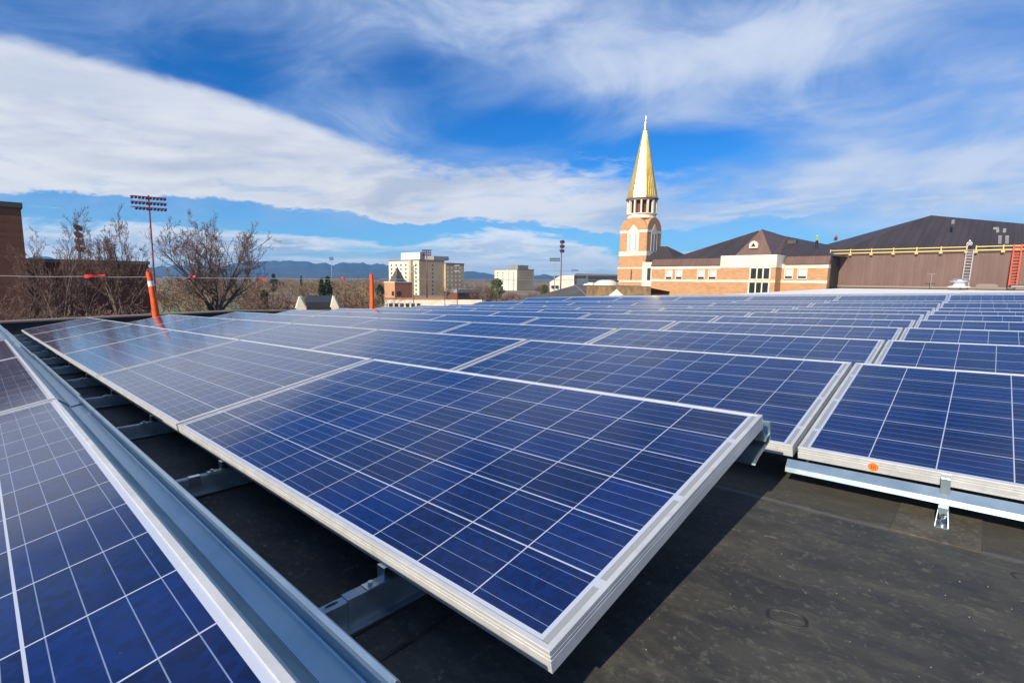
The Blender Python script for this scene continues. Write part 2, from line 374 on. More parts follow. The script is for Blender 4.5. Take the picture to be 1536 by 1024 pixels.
M['juniper']=mat('olive_evergreen_needles',(.09,.11,.03),.9,fn=vary((.06,.08,.022),(.15,.16,.05),2))
M['ground']=mat('winter_ground',(.2,.15,.1),.95,fn=vary((.16,.12,.075),(.24,.19,.11),.02,world=True,detail=8,c3=(.12,.12,.06),s3=.006))
M['lawn']=mat('green_lawn',(.12,.22,.04),.95,fn=vary((.10,.19,.035),(.17,.25,.06),.3,world=True,detail=7))
M['mount']=mat('forested_mountain',(.08,.085,.09),.95,fn=vary((.03,.04,.04),(.08,.08,.07),.004,world=True,detail=8))
M['wallgrey']=mat('grey_metal_wall',(.28,.27,.24),.7,fn=vary((.24,.23,.20),(.32,.31,.28),.1,world=True))
M['parapet']=mat('black_parapet_membrane',(.02,.02,.024),.6,fn=vary((.015,.015,.019),(.03,.03,.035),3))
M['coping']=mat('brown_metal_coping',(.22,.16,.12),.55,0)
M['skin']=mat('skin',(.55,.33,.24),.6)
M['hair']=mat('dark_hair',(.03,.02,.015),.7)
M['hivis']=mat('lime_green_vest',(.22,.42,.16),.7); M['redcloth']=mat('red_jacket',(.5,.04,.04),.8)
M['greycloth']=mat('pale_grey_shirt',(.55,.55,.58),.8); M['darkcloth']=mat('dark_trousers',(.02,.02,.03),.85)
M['ladderred']=mat('orange_red_fibreglass',(.80,.10,.04),.5); M['ladderalu']=mat('ladder_aluminium',(.48,.48,.47),.4,.4)
ORD=['first','second','third','fourth','fifth','sixth','seventh','eighth','ninth','tenth','eleventh','twelfth','thirteenth','fourteenth','fifteenth','sixteenth','seventeenth']
# ---------------------------------------------------------------- the roof we stand on
ROOFZ=-.135; G=-9.6
YEND=22.6; XW=-13.2
def build_roof():
    e=empty('flat_roofed_building','flat roofed building with dark weathered membrane that carries the rows of solar panels','building')
    o=MB().box(XW,34,-16,YEND,-.6,ROOFZ).build('roof_membrane',M['membrane'],world=T4.copy())
    o.parent=e
    b=MB().box(-13.4,34.2,-16.2,YEND+62.5,G,-1.62).build('wall',M['brownbrick'],e)
    # seams and welded patches lying on the membrane, 4 mm proud
    s=MB(); z0=ROOFZ+.0005; z1=ROOFZ+.004
    for x in (-.36,-3.4,-6.4,-9.4,2.7,5.7): s.box(x-.004,x+.004,-15,YEND,z0,z1)
    q=s.build('membrane_seam',M['seam'],world=T4.copy()); q.parent=e
    # square flashing patches under the mounts
    for x in (.333,1.33):
        pt=MB().prism([(x-.095,1.165),(x+.085,1.16),(x+.085,1.42),(x-.095,1.42)],z0,ROOFZ+.0045,'z')
        q=pt.build('flashing_patch',M['patch'],world=T4.copy(),bevel=.001); q.parent=e
    # ring shaped scuffs of old fastener plates: raised outline under the membrane
    for (cx,cy,a,bb,ro) in ((.141,.553,.036,.024,.30),(.58,1.05,.032,.022,.3),(.50,1.085,.03,.02,.3),(-.22,.62,.04,.026,.3)):
        rg=MB(); pts=[]
        for i in range(40):
            t=2*math.pi*i/40; ct,st=math.cos(t),math.sin(t)
            px=a*math.copysign(abs(ct)**.6,ct); py=bb*math.copysign(abs(st)**.6,st)
            pts.append((px*math.cos(ro)-py*math.sin(ro),px*math.sin(ro)+py*math.cos(ro)))
        vs=[];
        for sc_,z in ((.84,ROOFZ-.001),(.90,ROOFZ+.0018),(1.0,ROOFZ+.0018),(1.06,ROOFZ-.001)):
            vs+=[(cx+x*sc_,cy+y*sc_,z) for x,y in pts]
        fs=[(j*40+i,j*40+(i+1)%40,(j+1)*40+(i+1)%40,(j+1)*40+i) for j in range(3) for i in range(40)]
        rg.add(vs,fs)
        q=rg.build('fastener_ring',M['seam'],world=T4.copy()); q.parent=e
    gr=MB(); r_=random.Random(12)
    for i in range(420):
        x=r_.uniform(-.5,2.2); y=r_.gauss(.75,.45); q=r_.uniform(.0006,.0021)
        if y<.05 or y>1.34: continue
        z=ROOFZ+q*.3; pts=[(x+q*r_.uniform(.6,1.3)*math.cos(a),y+q*r_.uniform(.6,1.3)*math.sin(a)) for a in (0,1.3,2.5,3.8,5.1)]
        gr.add([(a,b_,z-q) for a,b_ in pts]+[(x,y,z+q*.7)],[(j,(j+1)%5,5) for j in range(5)])
    q=gr.build('roof_grit',M['grit'],world=T4.copy()); tag(q,'pale grit scattered over the dark roof membrane','grit',kind='stuff')
    # pale far part of the roof, up to the arena wall
    a=T3@Vector((XW,YEND,.02)); b_=T3@Vector((34,YEND,.02))
    zf=onY(1400,431.5,84).z
    o=MB().add([a,b_,(34,84.2,zf),(XW-1.5,84.2,zf-.25),(a.x,a.y,-1.6),(b_.x,b_.y,-1.6),(34,84.2,-1.6),(XW-1.5,84.2,-1.6)],[(0,1,2,3),(0,4,5,1),(3,2,6,7),(0,3,7,4),(1,5,6,2),(4,7,6,5)]).build('pale_roof_membrane',M['pale'],e)
    # left parapet
    pr=empty('parapet_wall','low black parapet with brown metal coping along the left roof edge','parapet')
    A=T3@Vector((XW,-16,ROOFZ)); 
    z0_=onX(0,482.5,XW).z; y0_=onX(0,482.5,XW).y; z1_=onX(330,466.8,XW).z; y1_=onX(330,466.8,XW).y
    sl=(z1_-z0_)/(y1_-y0_)
    ys=[-16,-8,0,4,6,8,12,16,YEND]
    def top(y): return z0_+sl*(min(y,4)-y0_)-max(0,y-4)*.035
    m1=MB(); m2=MB()
    for i in range(len(ys)-1):
        ya,yb=ys[i],ys[i+1]; ta,tb=top(ya),top(yb)
        m1.add([(XW-.3,ya,-1.5),(XW,ya,-1.5),(XW,yb,-1.5),(XW-.3,yb,-1.5),(XW-.3,ya,ta-.03),(XW,ya,ta-.03),(XW,yb,tb-.03),(XW-.3,yb,tb-.03)],[(0,3,2,1),(4,5,6,7),(0,1,5,4),(1,2,6,5),(2,3,7,6),(3,0,4,7)])
        m2.add([(XW-.34,ya,ta-.03),(XW+.03,ya,ta-.03),(XW+.03,yb,tb-.03),(XW-.34,yb,tb-.03),(XW-.34,ya,ta),(XW+.03,ya,ta),(XW+.03,yb,tb),(XW-.34,yb,tb)],[(0,3,2,1),(4,5,6,7),(0,1,5,4),(1,2,6,5),(2,3,7,6),(3,0,4,7)])
    m1.build('upstand',M['parapet'],pr); m2.build('coping',M['coping'],pr)
build_roof()
# ---------------------------------------------------------------- solar panels
TILT=.1825; ROWD=1.3555; TH=PS*math.cos(TILT)
XOFF={0:.0363,1:0,2:-.0121,3:-.0479,4:-.0849}
def xoff(r): return XOFF.get(r,-.0849-.0287*(r-4) if r<=8 else -.0849-.0287*4-.012*(r-8))
def zoff(r):
    z=-.0003*max(0,r-1)**2 if r<=8 else -.0003*49
    return z+{9:.045,10:.05}.get(r,0 if r<9 else .145-.006*(r-11))
def make_panel_parts(parent):
    g=MB().add([(.009,.009,-.0022),(PL-.009,.009,-.0022),(PL-.009,PS-.009,-.0022),(.009,PS-.009,-.0022),(.009,.009,-.0065),(PL-.009,.009,-.0065),(PL-.009,PS-.009,-.0065),(.009,PS-.009,-.0065)],
        [(0,1,2,3),(7,6,5,4),(0,4,5,1),(1,5,6,2),(2,6,7,3),(3,7,4,0)]).build('glass',M['cells'],parent,fix=False)
    prof=[(.030,-.040),(0,-.040),(0,-.0185),(.0016,-.018),(.0016,-.0150),(0,-.0145),(0,-.0110),(.0014,-.0105),(.0014,-.0080),(0,-.0075),(0,-.0009),(.0009,0),(.0102,0),(.011,-.0008),(.011,-.0070),(.0025,-.0070),(.0025,-.0375),(.030,-.0375)]
    n=len(prof); vs=[]
    for (sx,sy,cx,cy) in ((1,1,0,0),(-1,1,PL,0),(-1,-1,PL,PS),(1,-1,0,PS)):
        for u,z in prof: vs.append((cx+sx*u,cy+sy*u,z))
    fs=[(j*n+i,j*n+(i+1)%n,((j+1)%4)*n+(i+1)%n,((j+1)%4)*n+i) for j in range(4) for i in range(n)]
    MB().add(vs,fs).build('frame',M['alu'],parent)
def plabel(r,n,right):
    if r==0:
        return ['nearest blue solar panel at the bottom left corner beside the galvanised channel','panel beyond the nearest one at the left edge of the photo, reflecting grey cloud','small visible corner of a grey panel far up the left edge'][n] if n<3 else 'solar panel hidden past the left edge'
    if not right and r==1 and n==0: return 'large deep blue solar panel in the foreground centre, its near corner overhanging the dark roof'
    if right:
        if r==2 and n==0: return 'blue solar panel at right with a round orange sticker on its low frame'
        if n==0: return f'blue panel just right of the narrow gap in the {ORD[r-1]} row back'
        return f'panel {"cut by" if n==1 else "beyond"} the right photo edge in the {ORD[r-1]} row back'
    base='grey reflecting' if (n>=2 and r<6) or (n==1 and r<3) else ('blue grey' if n>=3 else 'blue')
    if n==0: return f'{base} panel just left of the narrow gap in the {ORD[r-1]} row back'
    if n==5: return f'{base} panel at the far left end of the {ORD[r-1]} row back'
    return f'{base} panel {ORD[n]} leftward from the narrow gap in the {ORD[r-1]} row back'
proto=None; ti=Matrix.Rotation(TILT,4,'X')
def place_panel(r,n,x,right,y0=None):
    global proto
    if proto is None:
        proto=empty('solar_panel','x','solar panel'); make_panel_parts(proto); o=proto
    else: o=copy_tree(proto)
    y=(r-1)*ROWD-(.0013 if r==0 else 0)
    rr=random.Random(r*50+n+(7 if right else 0))
    ti2=Matrix.Rotation(TILT+rr.uniform(-.003,.003)*(0 if r<3 else 1),4,'X')@Matrix.Rotation(rr.uniform(-.0018,.0018)*(0 if r<2 else 1),4,'Y')
    o.matrix_world=T4@Matrix.Translation((x,y,zoff(r)))@ti2
    tag(o,plabel(r,n,right),'solar panel','solar panels in tilted rows on the flat roof')
    return o
NR=16
for r in range(0,NR+1):
    for n in range(6 if r else 3):
        x=-(n+1)*PITCH+xoff(r)-.016
        if r==1 and n==0: x=-PL-.038
        place_panel(r,n,x,False)
    if r>=2:
        for n in range(2 if r<14 else 3):
            if r>=5 or n==0 or (n==1 and r>=4):
                o=place_panel(r,n,xoff(r)-.023+n*PITCH,True)
                if r==2 and n==0: stick_parent=o
# orange sticker with three strokes on the low frame of the right hand panel
def sticker():
    e=MB(); e.tube((0,0,0),(0,-.0008,0),.0135,n=28)
    s=e.build('sticker',M['sticker'],stick_parent); s.location=(.205,.0,-.0225); 
    s['label']='round orange sticker with three strokes'
    k=MB()
    for i in (-1,0,1): k.prism([(i*.0045-.0009+.0006,-.0052),(i*.0045+.0009+.0006,-.0052),(i*.0045+.0009-.0002,.0052),(i*.0045-.0009-.0002,.0052)],-.0012,-.0006,'y')
    q=k.build('lettering',M['ink'],s)
sticker()
# ---------------------------------------------------------------- wind deflectors, rails, clamps
def deflector_profile():
    return [(-.03,-.046),(.006,-.0415),(.016,-.0445),(.030,-.053),(.044,-.066),(.052,-.0735),(.0535,-.089),(.0580,-.0895),(.0595,-.082),(.0890,-.0765),(.0905,-.0785),(.0945,-.076),(.0885,-.041),(.092,-.038),(.0965,-.042),(.0995,-.096),(.060,-.106),(.0,-.122),(-.03,-.135),(-.032,-.138)]
def deflector(r,x0,x1,label):
    e=empty('wind_deflector',label,'wind deflector','galvanised wind deflectors behind the panel rows',(0,(r-1)*ROWD+TH-(.0013 if r==0 else 0),PS*math.sin(TILT)+zoff(r)),roof=True)
    xs=[x1]; step=2.25
    while xs[-1]-step>x0: xs.append(xs[-1]-step)
    xs.append(x0)
    for i in range(len(xs)-1):
        a,b=xs[i+1],xs[i]; th=.0016; dz=.004*(i%2); ext=.06 if i%2 else 0
        P=deflector_profile(); n=len(P)
        vs=[]
        for X in (a-ext,b+ext*.4):
            vs+=[(X,y+dz*.7,z+dz) for y,z in P]+[(X,y+dz*.7-th*.7,z+dz-th) for y,z in P]
        fs=[(j,j+1,2*n+j+1,2*n+j) for j in range(n-1)]+[(n+j,3*n+j,3*n+j+1,n+j+1) for j in range(n-1)]
        fs+=[(j,n+j,n+j+1,j+1) for j in range(n-1)]+[(2*n+j,2*n+j+1,3*n+j+1,3*n+j) for j in range(n-1)]
        fs+=[(0,2*n,3*n,n),(n-1,2*n-1,4*n-1,3*n-1)]
        MB().add(vs,fs).build('sheet',M['galv'],e)
deflector(0,-12.6,-.01,'long folded galvanised steel channel behind the bottom left panels')
deflector(1,-12.1,-.043,'galvanised deflector under the high back edge of the foreground panel')
for r in range(2,NR+1):
    deflector(r,-12.2+xoff(r),-.07+xoff(r),f'galvanised deflector behind the {ORD[r-1]} row of panels left of the gap')
def rail(x,y0,y1,label,clamps=()):
    e=empty('support_rail',label,'rail','galvanised rails crossing beneath the panel rows',(x,0,ROOFZ),roof=True)
    h=.068; w_=.012
    # hat shaped channel: top, two webs, small feet flanges
    prof=[(-w_-.016,.006),(-w_-.016,.009),(-w_,.009),(-w_,h-.003),(-w_+.003,h),(w_-.003,h),(w_,h-.003),(w_,.009),(w_+.016,.009),(w_+.016,.006),(w_-.003,.006),(w_-.003,h-.006),(-w_+.003,h-.006),(-w_+.003,.006)]
    MB().prism(prof,y0,y1,'y').build('channel',M['galvd'],e)
    b=MB().box(-.032,.032,y0,y1,.0006,.006).build('rubber_pad',M['black'],e)
    for yc in clamps:
        k=MB(); k.box(-.0125,.0125,yc-.045,yc+.012,h+.001,h+.0035); k.box(-.0125,.0125,yc-.0045,yc-.0015,h+.0035,.097)
        k.box(-.0125,.0125,yc-.0045,yc+.010,.0975,.100)
        k.tube((0,yc-.03,h+.004),(0,yc-.03,h+.010),.006,n=6)
        c=k.build('clamp',M['galv'],e)
    return e
for i in range(12):
    x=-.482-.9972*i
    e=rail(x,-1.5,14.6,f'galvanised rail {"nearest the camera" if i==0 else ORD[i]+" from the camera"} crossing the dark gap left of the big panel',(.0,))
    if i==0:
        k=MB()
        # dark slot and hole punched in the rail top
        pts=[(.0095*math.cos(t)+(0),.0048*math.sin(t)) for t in [2*math.pi*j/16 for j in range(16)]]
        k.prism([(b_*.75,-.118+a*1.5) for a,b_ in pts],.0683,.0688,'z'); k.prism([(.3*b_,-.155+a*.35) for a,b_ in pts],.0683,.0688,'z')
        k.build('slot',M['black'],e)
        MB().box(-.0138,.0138,-.090,.05,.0095,.0695).build('splice_sleeve',M['galvd'],e)
    if i==1:
        k=MB().box(-.006,.016,-.105,-.070,.0685,.071); k.box(.0128,.0155,-.105,-.070,.035,.0685)
        k.build('bracket_plate',M['steel'],e)
# front edge strip and mounts of the right hand block (second row)
def front_strip():
    e=empty('edge_strip','pale galvanised angle strip below the low edge of the right hand panels','edge strip',None,(0,0,0),roof=True)
    prof=[(1.349,-.045),(1.347,-.045),(1.325,-.067),(1.321,-.082),(1.323,-.0825),(1.3265,-.068),(1.349,-.047)]
    MB().prism(prof,-.062,2.2,'x').build('strip',M['galv'],e)
front_strip()
def mount(x,lab):
    e=empty('panel_mount',lab,'mount','mounts under the low edge of the right hand panels',(x,1.30,ROOFZ),roof=True)
    k=MB() # upright bracket that clips over the frame (origin y 1.30, roof level)
    k.box(-.0105,.0105,.0345,.0372,.058,.124); k.box(-.0105,.0105,.0345,.052,.1243,.1268)
    k.build('clip',M['galv'],e,bevel=.0006)
    u=MB()
    for sx in (-1,1):
        u.add([(sx*.0105,-.004,.052),(sx*.009,-.004,.052),(sx*.013,-.034,.006),(sx*.0148,-.034,.006),(sx*.0105,.035,.052),(sx*.009,.035,.052),(sx*.013,.035,.006),(sx*.0148,.035,.006)],[(0,1,2,3),(7,6,5,4),(0,4,5,1),(3,2,6,7),(1,5,6,2),(0,3,7,4)])
    u.box(-.0105,.0105,-.006,.035,.0505,.0525); u.box(-.0105,.0105,-.009,-.006,.036,.0525); u.box(-.0155,.0155,-.038,.035,.0042,.0062)
    u.build('foot',M['galv'],e)
    b=MB(); b.lathe([(.0085,0),(.0085,.003),(.0075,.0065),(.004,.009),(.0,.0095)],16,(0,-.022,.0064))
    b.build('bolt',M['steel'],e)
    b=MB(); b.tube((-.004,-.004,.009),(.004,.004,.036),.003,n=8); b.tube((-.008,.0,.026),(.008,.0,.031),.004,n=6); b.build('threaded_stud',M['steel'],e)
    # rail that runs back beneath the block
    MB().box(-.0085,.0085,.036,12.5,.0045,.066).build('rail',M['galvd'],e)
mount(.338,'bright metal foot with a domed bolt holding the right hand panel'); mount(1.33,'second metal foot past the right edge')
# ---------------------------------------------------------------- delineator posts and rope
def post(x,y,bz,tz,lean,lab,band=True):
    e=empty('delineator_post',lab,'warning post','orange posts carrying the rope line',(0,0,0))
    b=Vector((x,y,bz)); t=b+Vector((lean[0],lean[1],tz-bz)); 
    m1=MB(); m2=MB(); N=14
    def P(s): return b.lerp(t,s)+Vector((0,.015*math.sin(s*3.1),0))
    def rad(s): return .078-.024*s
    segs=[(0,.50,0),(.50,.745,0),(.745,.84,0),(.84,.90,0),(.90,1.0,0)]+([(.745,.84,1)] if band else [])
    for a,c,w_ in segs:
        for j in range(4):
            s0=a+(c-a)*j/4; s1=a+(c-a)*(j+1)/4
            (m2 if w_ else m1).tube(P(s0),P(s1),rad(s0)+(.0015 if w_ else 0),rad(s1)+(.0015 if w_ else 0),n=14,cap=False)
    # loop handle on the top
    top=P(1.0)
    for j in range(8):
        a0=math.pi*j/8; a1=math.pi*(j+1)/8
        m1.tube(top+Vector((0,-.028*math.cos(a0),.05*math.sin(a0))),top+Vector((0,-.028*math.cos(a1),.05*math.sin(a1))),.009,n=6)
    m1.build('tube',M['orange'],e,smooth=True)
    (m2.build('reflective_band',M['white'],e,smooth=True) if band else None)
    k=MB().lathe([(.20,0),(.20,.03),(.17,.05),(.07,.08),(.06,.10)],8,(x,y,bz),rot0=.4); k.build('base',M['black'],e)
    return P(.9)
def post_at(px0,py0,px1,py1,X,lab,band=True):
    a=onX(px0,py0,X); t=onX(px1,py1,X)
    base=T3@Vector((X,a.y,ROOFZ)); s=(base.z-t.z)/(a.z-t.z)
    by=t.y+(a.y-t.y)*s
    return post(X,by,base.z,t.z-.05,(0,t.y-by),lab,band)
PX=-12.75
p1=post_at(233.5,474,222.5,404,PX,'orange plastic post with a white band, beside the red light pole')
p2=post_at(557.5,459,557,409,PX,'plain orange plastic post standing left of the pale residence tower',False)
def rope():
    o=MB(); pts=[]
    keys=[onX(-260,410,PX),onX(0,413.6,PX),onX(120,414.7,PX),onX(226,415.2,PX),onX(400,417.6,PX),onX(557,418.3,PX),onX(700,419.0,PX)]
    y=keys[-1].y; keys.append(Vector((PX,21.5,keys[-1].z+.02)))
    for a,b in zip(keys,keys[1:]):
        for j in range(8):
            p=a.lerp(b,j/8); p.z-=.012*math.sin(math.pi*j/8); pts.append(p)
    pts.append(keys[-1])
    for a,b in zip(pts,pts[1:]): o.tube(a,b,.008,n=5,cap=False)
    q=o.build('rope',M['rope'],smooth=True); tag(q,'thin pale warning rope strung between the orange posts along the roof edge','rope')
    # far tie post of the rope
    for i,(px,py) in enumerate([(142,412.6),(288,414.2),(391,418.0),(512,416.5)]):
        c=onX(px,py,PX); g=MB(); w_=[.34,.12,.24,.14][i]; N=6; rr=random.Random(i)
        vs=[];
        for j in range(N+1):
            s=j/N; yy=c.y-w_/2+w_*s; hh=(.035*(1-s)+.02)*(1+.3*rr.uniform(-1,1)); off=.02*math.sin(s*6+i)
            vs+=[(PX+off,yy,c.z+.012),(PX+off+.03,yy,c.z-hh)]
        fs=[(2*j,2*j+1,2*j+3,2*j+2) for j in range(N)]
        q=g.add(vs,fs).build('pennant',M['redflag']); sm=q.modifiers.new('s','SOLIDIFY'); sm.thickness=.004
        tag(q,['long red pennant on the rope at far left, left of the white banded post','small red pennant on the rope just right of the white banded post','red pennant on the rope at the right side of the big bare tree','short red pennant on the rope near the dark conifers'][i],'pennant','red pennants tied on the rope')
rope()
# ================================================================ the surroundings
def struct(o): o['kind']='structure'; return o
def ground():
    S=6300
    struct(MB().box(-S,S,-S,S,G-1,G).build('ground',M['ground']))
    a=[onD(px,py,1) for px,py in ((236,463),(470,463))]
    # lawn beyond the trees
    def gp(px,py):
        d=ray(px,py); return CAM+d*((G+.02-CAM.z)/d.z)
    struct(MB().add([gp(200,472),gp(470,474),gp(452,458.5),(gp(300,461.5))],[(0,1,2,3)]).build('lawn',M['lawn'],fix=False))
ground()
def mountains():
    prof=[(-260,400),(-150,396),(-60,399),(0,397),(40,392),(60,388),(110,396),(180,400),(240,402),(290,400),(330,401),(360,397),(380,395),(400,396),(425,393.5),(440,392.8),(452,394.5),(470,397.5),(485,396.5),(500,400),(512,397.5),(530,396),(546,396.2),(560,399),(575,398.5),(600,401),(640,404),(680,407),(700,408.5),(720,410),(745,412),(780,413),(820,413.4),(870,415),(930,417),(1010,418),(1200,420),(1500,423)]
    rnd=random.Random(4); D=5300; top=[];px=-260.;i=0
    while px<1500:
        while prof[i+1][0]<px: i+=1
        a,b=prof[i],prof[i+1]; t=(px-a[0])/(b[0]-a[0]); yy=a[1]+(b[1]-a[1])*t; yy-=max(0,(414-yy))*.16; top.append((px,yy+rnd.uniform(-.8,.8)+1.3*math.sin(px*.09)*math.sin(px*.031+1)+.7*math.sin(px*.23))); px+=5
    rows=8; vs=[]; n=len(top)
    for j in range(rows+1):
        s=j/rows
        for i,(x,y) in enumerate(top):
            p=onD(x,y,D); h=(p.z-G)
            base=onD(x,y,D-2000*(1-s)); rr=math.sin(i*.55+j*1.3)*.5+math.sin(i*.21-j*.8)*.5+math.sin(i*1.7+j*2.1)*.25
            z=G-5+h*(s**1.25)*(1+.16*rr*(1-s)*2) if 0<j<rows else (G-5 if j==0 else p.z)
            vs.append((base.x,base.y,z))
    for (x,y) in top:
        q=onD(x,y,D+600); vs.append((q.x,q.y,G-5))
    fs=[(j*n+i,j*n+i+1,(j+1)*n+i+1,(j+1)*n+i) for j in range(rows+1) for i in range(n-1)]
    o=MB().add(vs,fs).build('mountains',M['mount'],smooth=True); struct(o)
mountains()
# ---------------------------------------------------------------- right: brick hall, arena and bell tower
def win(parent,p0,p1,Y,frame=.12,mull=1,glass='glass',fm='stone',trans=None,blind=0):
    """window in a south facing wall: p0 top left, p1 bottom right pixel on plane Y"""
    a=onY(*p0,Y); b=onY(*p1,Y); x0,x1,z0,z1=a.x,b.x,b.z,a.z
    f=MB(); t=frame
    f.box(x0-t,x1+t,Y-.10,Y-.003,z1,z1+t); f.box(x0-t,x1+t,Y-.14,Y-.003,z0-t,z0); f.box(x0-t,x0,Y-.10,Y-.003,z0,z1); f.box(x1,x1+t,Y-.10,Y-.003,z0,z1)
    for i in range(1,mull): 
        xm=x0+(x1-x0)*i/mull; f.box(xm-t*.45,xm+t*.45,Y-.09,Y-.003,z0,z1)
    if trans:
        zt=z0+(z1-z0)*trans; f.box(x0,x1,Y-.085,Y-.003,zt-t*.5,zt+t*.5)
    fo=f.build('window',M[fm],parent)
    MB().box(x0,x1,Y-.03,Y-.006,z0,z1).build('pane',M[glass],fo)
    if blind: MB().box(x0+.03,x1-.03,Y-.05,Y-.033,z0+(z1-z0)*(1-blind),z1).build('blind',M['blind'],fo)
    return fo
AX0_=onY(1252,415,84).x
def hall():
    e=empty('brick_hall','orange brick hall with cream stone bands and dark hipped copper roof beside the bell tower','building')
    Y=78; Yb=96
    def X(px): return onY(px,415,Y).x
    def Z(py,px=1100): return onY(px,py,Y).z
    xa,xb,xc,xd=X(977),X(1081),X(1165),X(1241)
    zb=G
    z_str0,z_str1=Z(423.3),Z(419.6); z_s0,z_s1=Z(403),Z(397.5); z_top=Z(386.5)
    w_=MB().box(xa,xd,Y,Yb,zb,z_s0); w_.build('wall',M['brick'],e)
    MB().box(xa-.04,xd+.04,Y-.05,Yb,z_s0,z_s1).build('stone_band',M['stone'],e)
    MB().box(xa-.03,xb,Y-.04,Y-.004,z_str0,z_str1).build('string_course',M['stone'],e)
    MB().box(xc,xd+.03,Y-.04,Y-.004,z_str0,z_str1).build('string_course',M['stone'],e)
    # sloping copper fascia over each wing
    for a,b in ((xa-.1,xb),(xc+.9,xd+.1)):
        MB().prism([(Y-.25,z_s1),(Y-.15,z_s1+.02),(Y+.5,z_top),(Y+1.0,z_top),(Y+1.0,z_s1)],a,b,'x').build('fascia',M['copper'],e)
    # windows of the wings
    for x0,x1 in ((999.5,1007.5),(1014.5,1022.5),(1047.5,1056),(1064,1073.5)):
        win(e,(x0,406),(x1,418.6),Y-.01,blind=.75)
    for x0,x1 in ((1178.5,1188),(1198,1209)): win(e,(x0,404.6),(x1,417.6),Y-.01,blind=.75)
    # projecting entrance block
    Yp=Y-2.6
    pa,pb=onY(1080,415,Yp).x,onY(1163,415,Yp).x
    def Zp(py): return onY(1120,py,Yp).z
    MB().box(pa,pb,Yp,Y-.004,zb,Zp(401.5)).build('entrance_block',M['brick'],e)
    MB().box(pa-.04,pb+.04,Yp-.05,Y+1.5,Zp(401.5),Zp(382.8)).build('entrance_parapet',M['stone'],e)
    MB().box(pa-.03,pb+.03,Yp-.04,Yp-.004,Zp(423.3),Zp(419.8)).build('string_course',M['stone'],e)
    win(e,(1127,402.5),(1153.5,418.2),Yp-.05,.18,3); win(e,(1124.5,423.6),(1151.5,440),Yp-.05,.18,3)
    # solid black box standing in for the deep shade between hall and arena
    MB().box(xd+.12,AX0_-.02,Y+1.2,Y+5.9,G,z_top-.1).build('shade_gap_block',M['black'],e)
    # big roof
    def P(px,py,Yq): return onY(px,py,Yq)
    E0=Vector((xa+2.2,Y+1.2,z_top+.02)); E1=Vector((xd+.2,Y+1.2,z_top+.02))
    R0=P(1137,346,Y+16); R1=P(1152,349.5,Y+16); 
    L2=P(1012,389,Y+16); Rr=P(1262,378.5,Y+16)
    B=MB(); base=z_top-.3
    vs=[(E0.x,E0.y,z_top),(E1.x,E1.y,z_top),R1,R0,(E0.x-4.2,Yb+15,z_top),(E1.x+5.5,Yb+15,z_top)]
    B.add(vs,[(0,1,2,3),(0,3,4),(1,5,2),(3,2,5,4),(0,4,5,1)]).build('roof',M['copperroof'],e)
    # ridge cap and gable dormer
    g0=P(1101,384,Y-1.2); g1=P(1157,382.5,Y-1.2); ga=P(1142.5,343.5,Y-.5+1.5)
    gb=Vector((ga.x,Y+13,ga.z-.3))
    D_=MB(); D_.add([(g0.x,Y-1.0,g0.z),(g1.x,Y-1.0,g1.z),ga,gb,(g0.x-1,Y+9,g0.z),(g1.x+1,Y+9,g1.z)],[(0,1,2),(0,2,3,4),(1,5,3,2),(0,4,5,1),(4,3,5)])
    d=D_.build('gable',M['copper'],e); d['label']='steep triangular copper gable'
    lv=P(1131.5,367,Y-.35); s=.55
    v=MB(); v.prism([(lv.x-s,lv.z-s*.9),(lv.x+s,lv.z-s*.9),(lv.x+s,lv.z+.05),(lv.x+s*.55,lv.z+s*.7),(lv.x,lv.z+s*.95),(lv.x-s*.55,lv.z+s*.7),(lv.x-s,lv.z+.05)],Y-.75,Y+1.4,'y')
    v.build('vent',M['stone'],d)
    v=MB(); v.prism([(lv.x-s*.6,lv.z-s*.55),(lv.x+s*.6,lv.z-s*.55),(lv.x,lv.z+s*.5)],Y-.78,Y-.752,'y'); v.build('louvre',M['copperroof'],d)
    # small hatches and vents on the roof
    h=P(1189,362,Y+9); MB().box(h.x-.55,h.x+.55,h.y-.5,h.y+.5,h.z-1.2,h.z+.2).build('roof_hatch',M['darkroof'],e)
    # left low pyramid roofs between hall and tower
    q=P(992,381.5,Y+6); 
    a=P(979,389,Y+2); b=P(1012,389,Y+2); c=P(987,369.5,Y+6); c2=P(1001,369.5,Y+6)
    MB().add([(a.x,Y+2,z_top-.1),(b.x,Y+2,z_top-.1),c2,c,(a.x,Y+12,z_top-.1),(b.x,Y+12,z_top-.1)],[(0,1,2,3),(0,3,4),(1,5,2),(3,2,5,4),(0,4,5,1)]).build('hipped_lantern_roof',M['copperroof'],e)
    # low cream porch between tower and hall
    a=onY(964,390,Y+3); b=onY(979,437,Y+3)
    MB().box(a.x,b.x-.0,Y+3,Y+9,G,a.z-.3).build('porch',M['stone'],e)
    a=onY(971,402,Y+2.9); b=onY(975,420,Y+2.9); MB().box(a.x,b.x,Y+2.9,Y+2.995,b.z,a.z).build('porch_opening',M['glass'],e)
    a=P(966,391,Y+2.5); b=P(986,389,Y+2.5); c=P(978,377,Y+5); 
    MB().add([(a.x,Y+2.6,a.z),(b.x,Y+2.6,a.z),(b.x,Y+9,a.z),(a.x,Y+9,a.z),(c.x,Y+5.6,c.z)],[(0,1,4),(1,2,4),(2,3,4),(3,0,4),(0,3,2,1)]).build('porch_roof',M['copperroof'],e)
hall()
